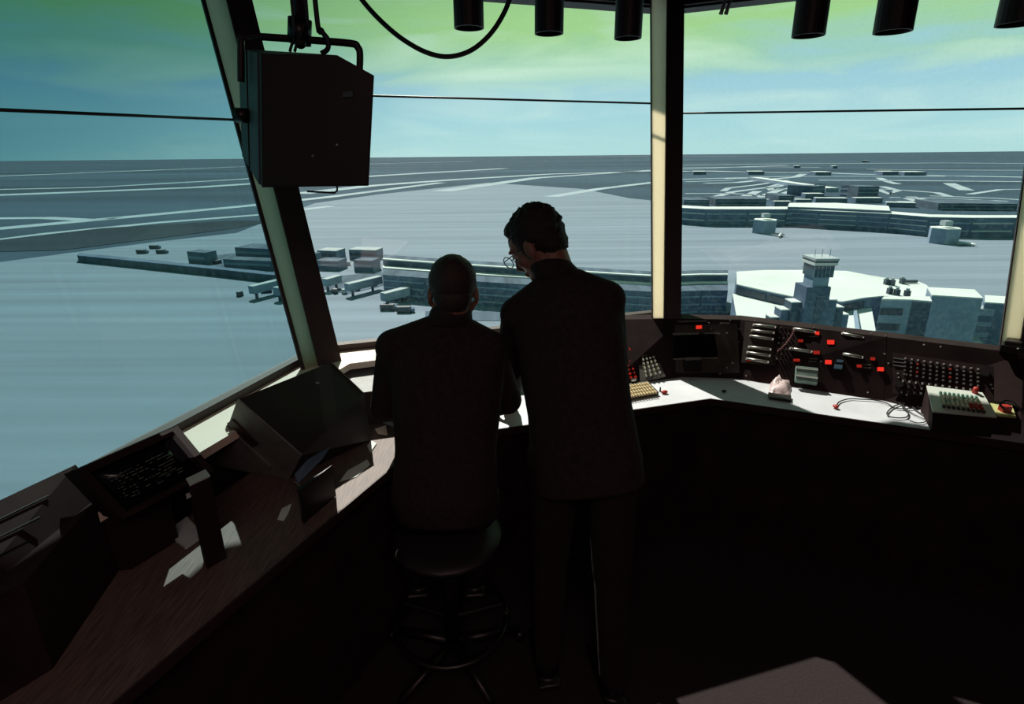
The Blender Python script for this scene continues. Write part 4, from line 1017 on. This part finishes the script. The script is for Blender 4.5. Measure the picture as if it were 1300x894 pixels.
tb2(-3.8, 4.2, -.2, 8.2, 34.6, 35.1, 'win', 'roof_gap')
for x in (-2.5, 0, 2.8): tb2(x, x+.12, 3, 3.12, 35.6, 37.4, 'park', 'antenna')
# stepped blocks around its foot
k = 0
for (x0, x1, y0, y1, z1) in ((-8.6, -5.4, 2, 7, 25), (-11.5, -8.7, 3, 8, 23), (-14.5, -11.6, 4, 8, 21), (3.5, 7.5, 2, 7, 25.5), (7.6, 11, 3, 8, 23.5), (11.1, 14, 4, 8, 21.5)):
    s2 = tb2(x0, x1, y0, y1, 15, z1, 'park' if k % 2 == 0 else 'concd', 'stepped_block'); tb2(x0-.1, x1+.1, y0-.1, y1+.1, z1, z1+.25, 'roof', 'roof', s2); k += 1

# curved terminal running left behind the two men
ct_ = thing('curved_terminal', G(700, 380), 'long curved terminal with pale roof edge seen behind the two men', 'building')
rf = [(486, 330), (540, 334), (600, 338), (660, 342), (720, 345), (780, 349), (835, 352), (890, 350), (924, 350)]
for k in range(len(rf)-1):
    (x0, y0), (x1, y1) = rf[k], rf[k+1]
    o, P = block(ct_, [(x0, y0), (x1, y1), (x1, y1-6), (x0, y0-6)], 13, 'concd', 'park', 'upper_wing')
    MB().ext([G(x0, y0, 13.4), G(x1, y1, 13.4), G(x1, y1-1.2, 13.4), G(x0, y0-1.2, 13.4)], (0, 0, .5)).build('roof_edge', M['roof'], o)
    o, P = block(ct_, [(x0, y0+20), (x1, y1+20), (x1, y1+7.5), (x0, y0+7.5)], 10, 'concd', 'park', 'lower_wing')
    MB().ext([G(x0, y0+11, 10.4), G(x1, y1+11, 10.4), G(x1, y1+8, 10.4), G(x0, y0+8, 10.4)], (0, 0, .4)).build('roof_edge', M['roof'], o)
    bands(o, P[0], P[1], .5, 9.5, 3, 'conc', .22)
patch([(540, 396), (640, 396), (640, 408), (540, 408)], 'park', .3, 'parking_lot')
# small carts and containers scattered over the left cluster of the apron
random.seed(5)
ORD = ['first', 'second', 'third', 'fourth', 'fifth']
for nm, x0, x1, y0, y1, n in (('behind the pier, left of the left post', 268, 346, 333, 336, 5), ('in front of the pier, left of the left post', 300, 350, 370, 378, 3),
                          ('between the halls, right of the left post', 432, 442, 337, 339, 2), ('by the jet bridges, right of the left post', 412, 482, 362, 374, 4)):
    for k in range(n):
        x = x0+(x1-x0)*(k+random.uniform(.2, .8))/n; y = random.uniform(y0, y1); lt = k % 2
        c = G(x, y); t = thing('baggage_cart', c, '%s cart %s, %s from left' % ('pale' if lt else 'dark', nm, ORD[k]), 'cart', 'carts and containers scattered over the left apron')
        w = random.uniform(1.8, 4.5); Mz = Matrix.Rotation(random.choice((.3, -.9, 1.2)), 3, 'Z')
        MB().box(c+at(0, 0, 1.35), (w, 1.8, 1.9), Mz).build('load', M['roof2' if lt else 'win'], t); MB().box(c+at(0, 0, .3), (w+.3, 1.9, .3), Mz).build('bed', M['black'], t)
# left cluster: long pier, halls, jet bridges
pr = thing('long_pier', G(220, 345), 'long dark low pier reaching out across the left apron', 'building')
prp = [(98, 326), (160, 332), (220, 338), (280, 344), (335, 350), (380, 353)]
for k in range(len(prp)-1):
    (x0, y0), (x1, y1) = prp[k], prp[k+1]
    o, P = block(pr, [(x0, y0-1), (x1, y1-1), (x1+2, y1-4.5), (x0+2, y0-4)], 3.8, 'park', 'concd', 'pier_wing')
lh = [((300, 327, 356, 330, 6, 16), 'long dark hall at the far side of the left cluster'), ((240, 335, 262, 337, 7, 8), 'small dark cube hall beside the long pier'),
      ((285, 341, 346, 344, 5, 9), 'dark wide hall in the left cluster behind the long pier'),
      ((404, 331, 428, 332, 6, 10), 'pale hall just right of the left post'), ((444, 330, 478, 331, 6, 10), 'pale flat hall second from the left post'),
      ((402, 343, 430, 344, 5, 10), 'dark flat hall among the jet bridges'), ((450, 345, 474, 346, 6, 9), 'dark hall joining the curved terminal'),
      ((358, 336, 396, 338, 6, 10), 'dark hall hidden partly by the left post'), ((360, 349, 392, 351, 4, 6), 'low dark apron hall beneath the left post')]
for q, lab in lh:
    t = thing('terminal_hall', G(q[0], q[1]), lab, 'building'); o, P = slab(t, *q, 'concd', 'roof2' if 'pale' in lab else 'park')
    bands(o, P[0], P[1], 1, q[4], 1, 'conc' if 'dark' in lab else 'win', .3)
for (x0, y0, x1, y1, lab) in ((482, 351, 440, 361, 'jet bridge pointing down left, middle of three near the left post'), (517, 365, 486, 373, 'jet bridge nearest the seated man\'s head'), (430, 350, 412, 355, 'short jet bridge beside the left post'),
        (356, 355, 318, 364, 'long jet bridge left of the left post, crossing the pier end'), (372, 360, 350, 366, 'short stub jet bridge just left of the left post')):
    t = thing('jet_bridge', G(x0, y0), lab, 'jet bridge', 'jet bridges on the left apron'); a, b = G(x0, y0, 6), G(x1, y1, 6); d = (b-a).normalized(); s = at(-d.y, d.x)
    br = MB().ext([a+s*1.7, b+s*1.7, b-s*1.7, a-s*1.7], (0, 0, -3.2)).build('tunnel', M['conc'], t); MB().ext([a+s*1.7, b+s*1.7, b-s*1.7, a-s*1.7], (0, 0, .3)).build('roof', M['roof2'], br)
    for f in (.25, .85): p = lerp(a, b, f); MB().box(v((p.x, p.y, GZ+1.5)), (1, 1, 3)).build('support', M['win'], t)
patch([(396, 354), (440, 350), (484, 346), (520, 352), (476, 366), (440, 374), (404, 366)], 'park', .3, 'dark_patch')  # darker flat patches laid over the apron around the bridges
patch([(232, 338), (290, 341), (384, 343), (384, 330), (300, 322), (262, 326)], 'park', .3, 'dark_patch')
patch([(486, 346), (560, 350), (620, 352), (560, 372), (500, 366)], 'park', .3, 'dark_patch')
# parked airliner by the bridge
def jet(x, y, ang, sc, lab):
    p = G(x, y); t = thing('airliner', p, lab, 'aircraft'); Rz = Matrix.Rotation(ang, 3, 'Z')
    def T(q): return p+Rz @ (Vector(q)*sc)
    MB().tube([T(q) for q in ((0, -19, 4.6), (0, -14, 4.2), (0, -8, 4), (0, 10, 4), (0, 15, 3.9), (0, 18, 3.5))], [.4*sc, 1.4*sc, 2*sc, 2*sc, 1.5*sc, .3*sc], 14).build('fuselage', M['white'], t, True)
    for s in (-1, 1):
        MB().ext([T(q) for q in ((s*1.5, 4, 3), (s*16, -5, 3.6), (s*16, -7, 3.6), (s*1.5, -2, 3))], (0, 0, .5*sc)).build('wing', M['roof2'], t)
        MB().ext([T(q) for q in ((s*.5, -14, 5), (s*6, -18, 5.2), (s*6, -19, 5.2), (s*.5, -17, 5))], (0, 0, .3*sc)).build('tailplane', M['roof2'], t)
        MB().tube([T((s*5.5, 3.5, 2)), T((s*5.5, -.5, 2))], .9*sc, 10).build('engine', M['conc'], t, True)
        MB().box(T((s*2.5, -1, 1)), (.5, .8, 2)).build('landing_gear', M['win'], t)
    MB().box(T((0, 13, 1)), (.4, .6, 2)).build('landing_gear', M['win'], t)
    MB().ext([T(q) for q in ((.2, -13, 6), (.2, -18, 11), (.2, -20, 11), (.2, -18, 6))], Rz @ Vector((-.4*sc, 0, 0))).build('tail_fin', M['white'], t)
jet(500, 381, R(152), .32, 'white airliner parked at the jet bridge left of the seated man')
jet(990, 301, R(150), .4, 'small white airliner parked at the left boarding pod')
jet(1226, 312, R(190), .4, 'small white airliner parked at the right boarding pod')
for (x, y, lab) in ((492, 394, 'dark service truck on the apron below the parked airliner'), (513, 397, 'dark small service cart nearest the seated man'), (180, 322, 'dark service truck left of the small cube hall'), (196, 316, 'dark service trucks farthest out on the left apron'), (205, 322, 'dark cart beside the service trucks on the left apron')):
    c = G(x, y); t = thing('service_truck', c, lab, 'truck')
    MB().box(c+at(0, 0, 1.5), (5.5, 2.4, 2.2)).build('body', M['win'], t); MB().box(c+at(3.4, 0, 1.1), (1.5, 2.2, 1.5)).build('driver_cab', M['concd'], t)
    for dx in (-1.8, 3): MB().tube([c+at(dx, -1.3, .45), c+at(dx, 1.3, .45)], .45, 10).build('wheel', M['black'], t)
# our own tower shaft under the cab
struct(MB().box((.4, .4, GZ/2-.1), (3.2, 3.2, -GZ-.15)).build('tower_shaft', M['concd']))
for o in SC.objects:
    if 'o' in o: del o['o']
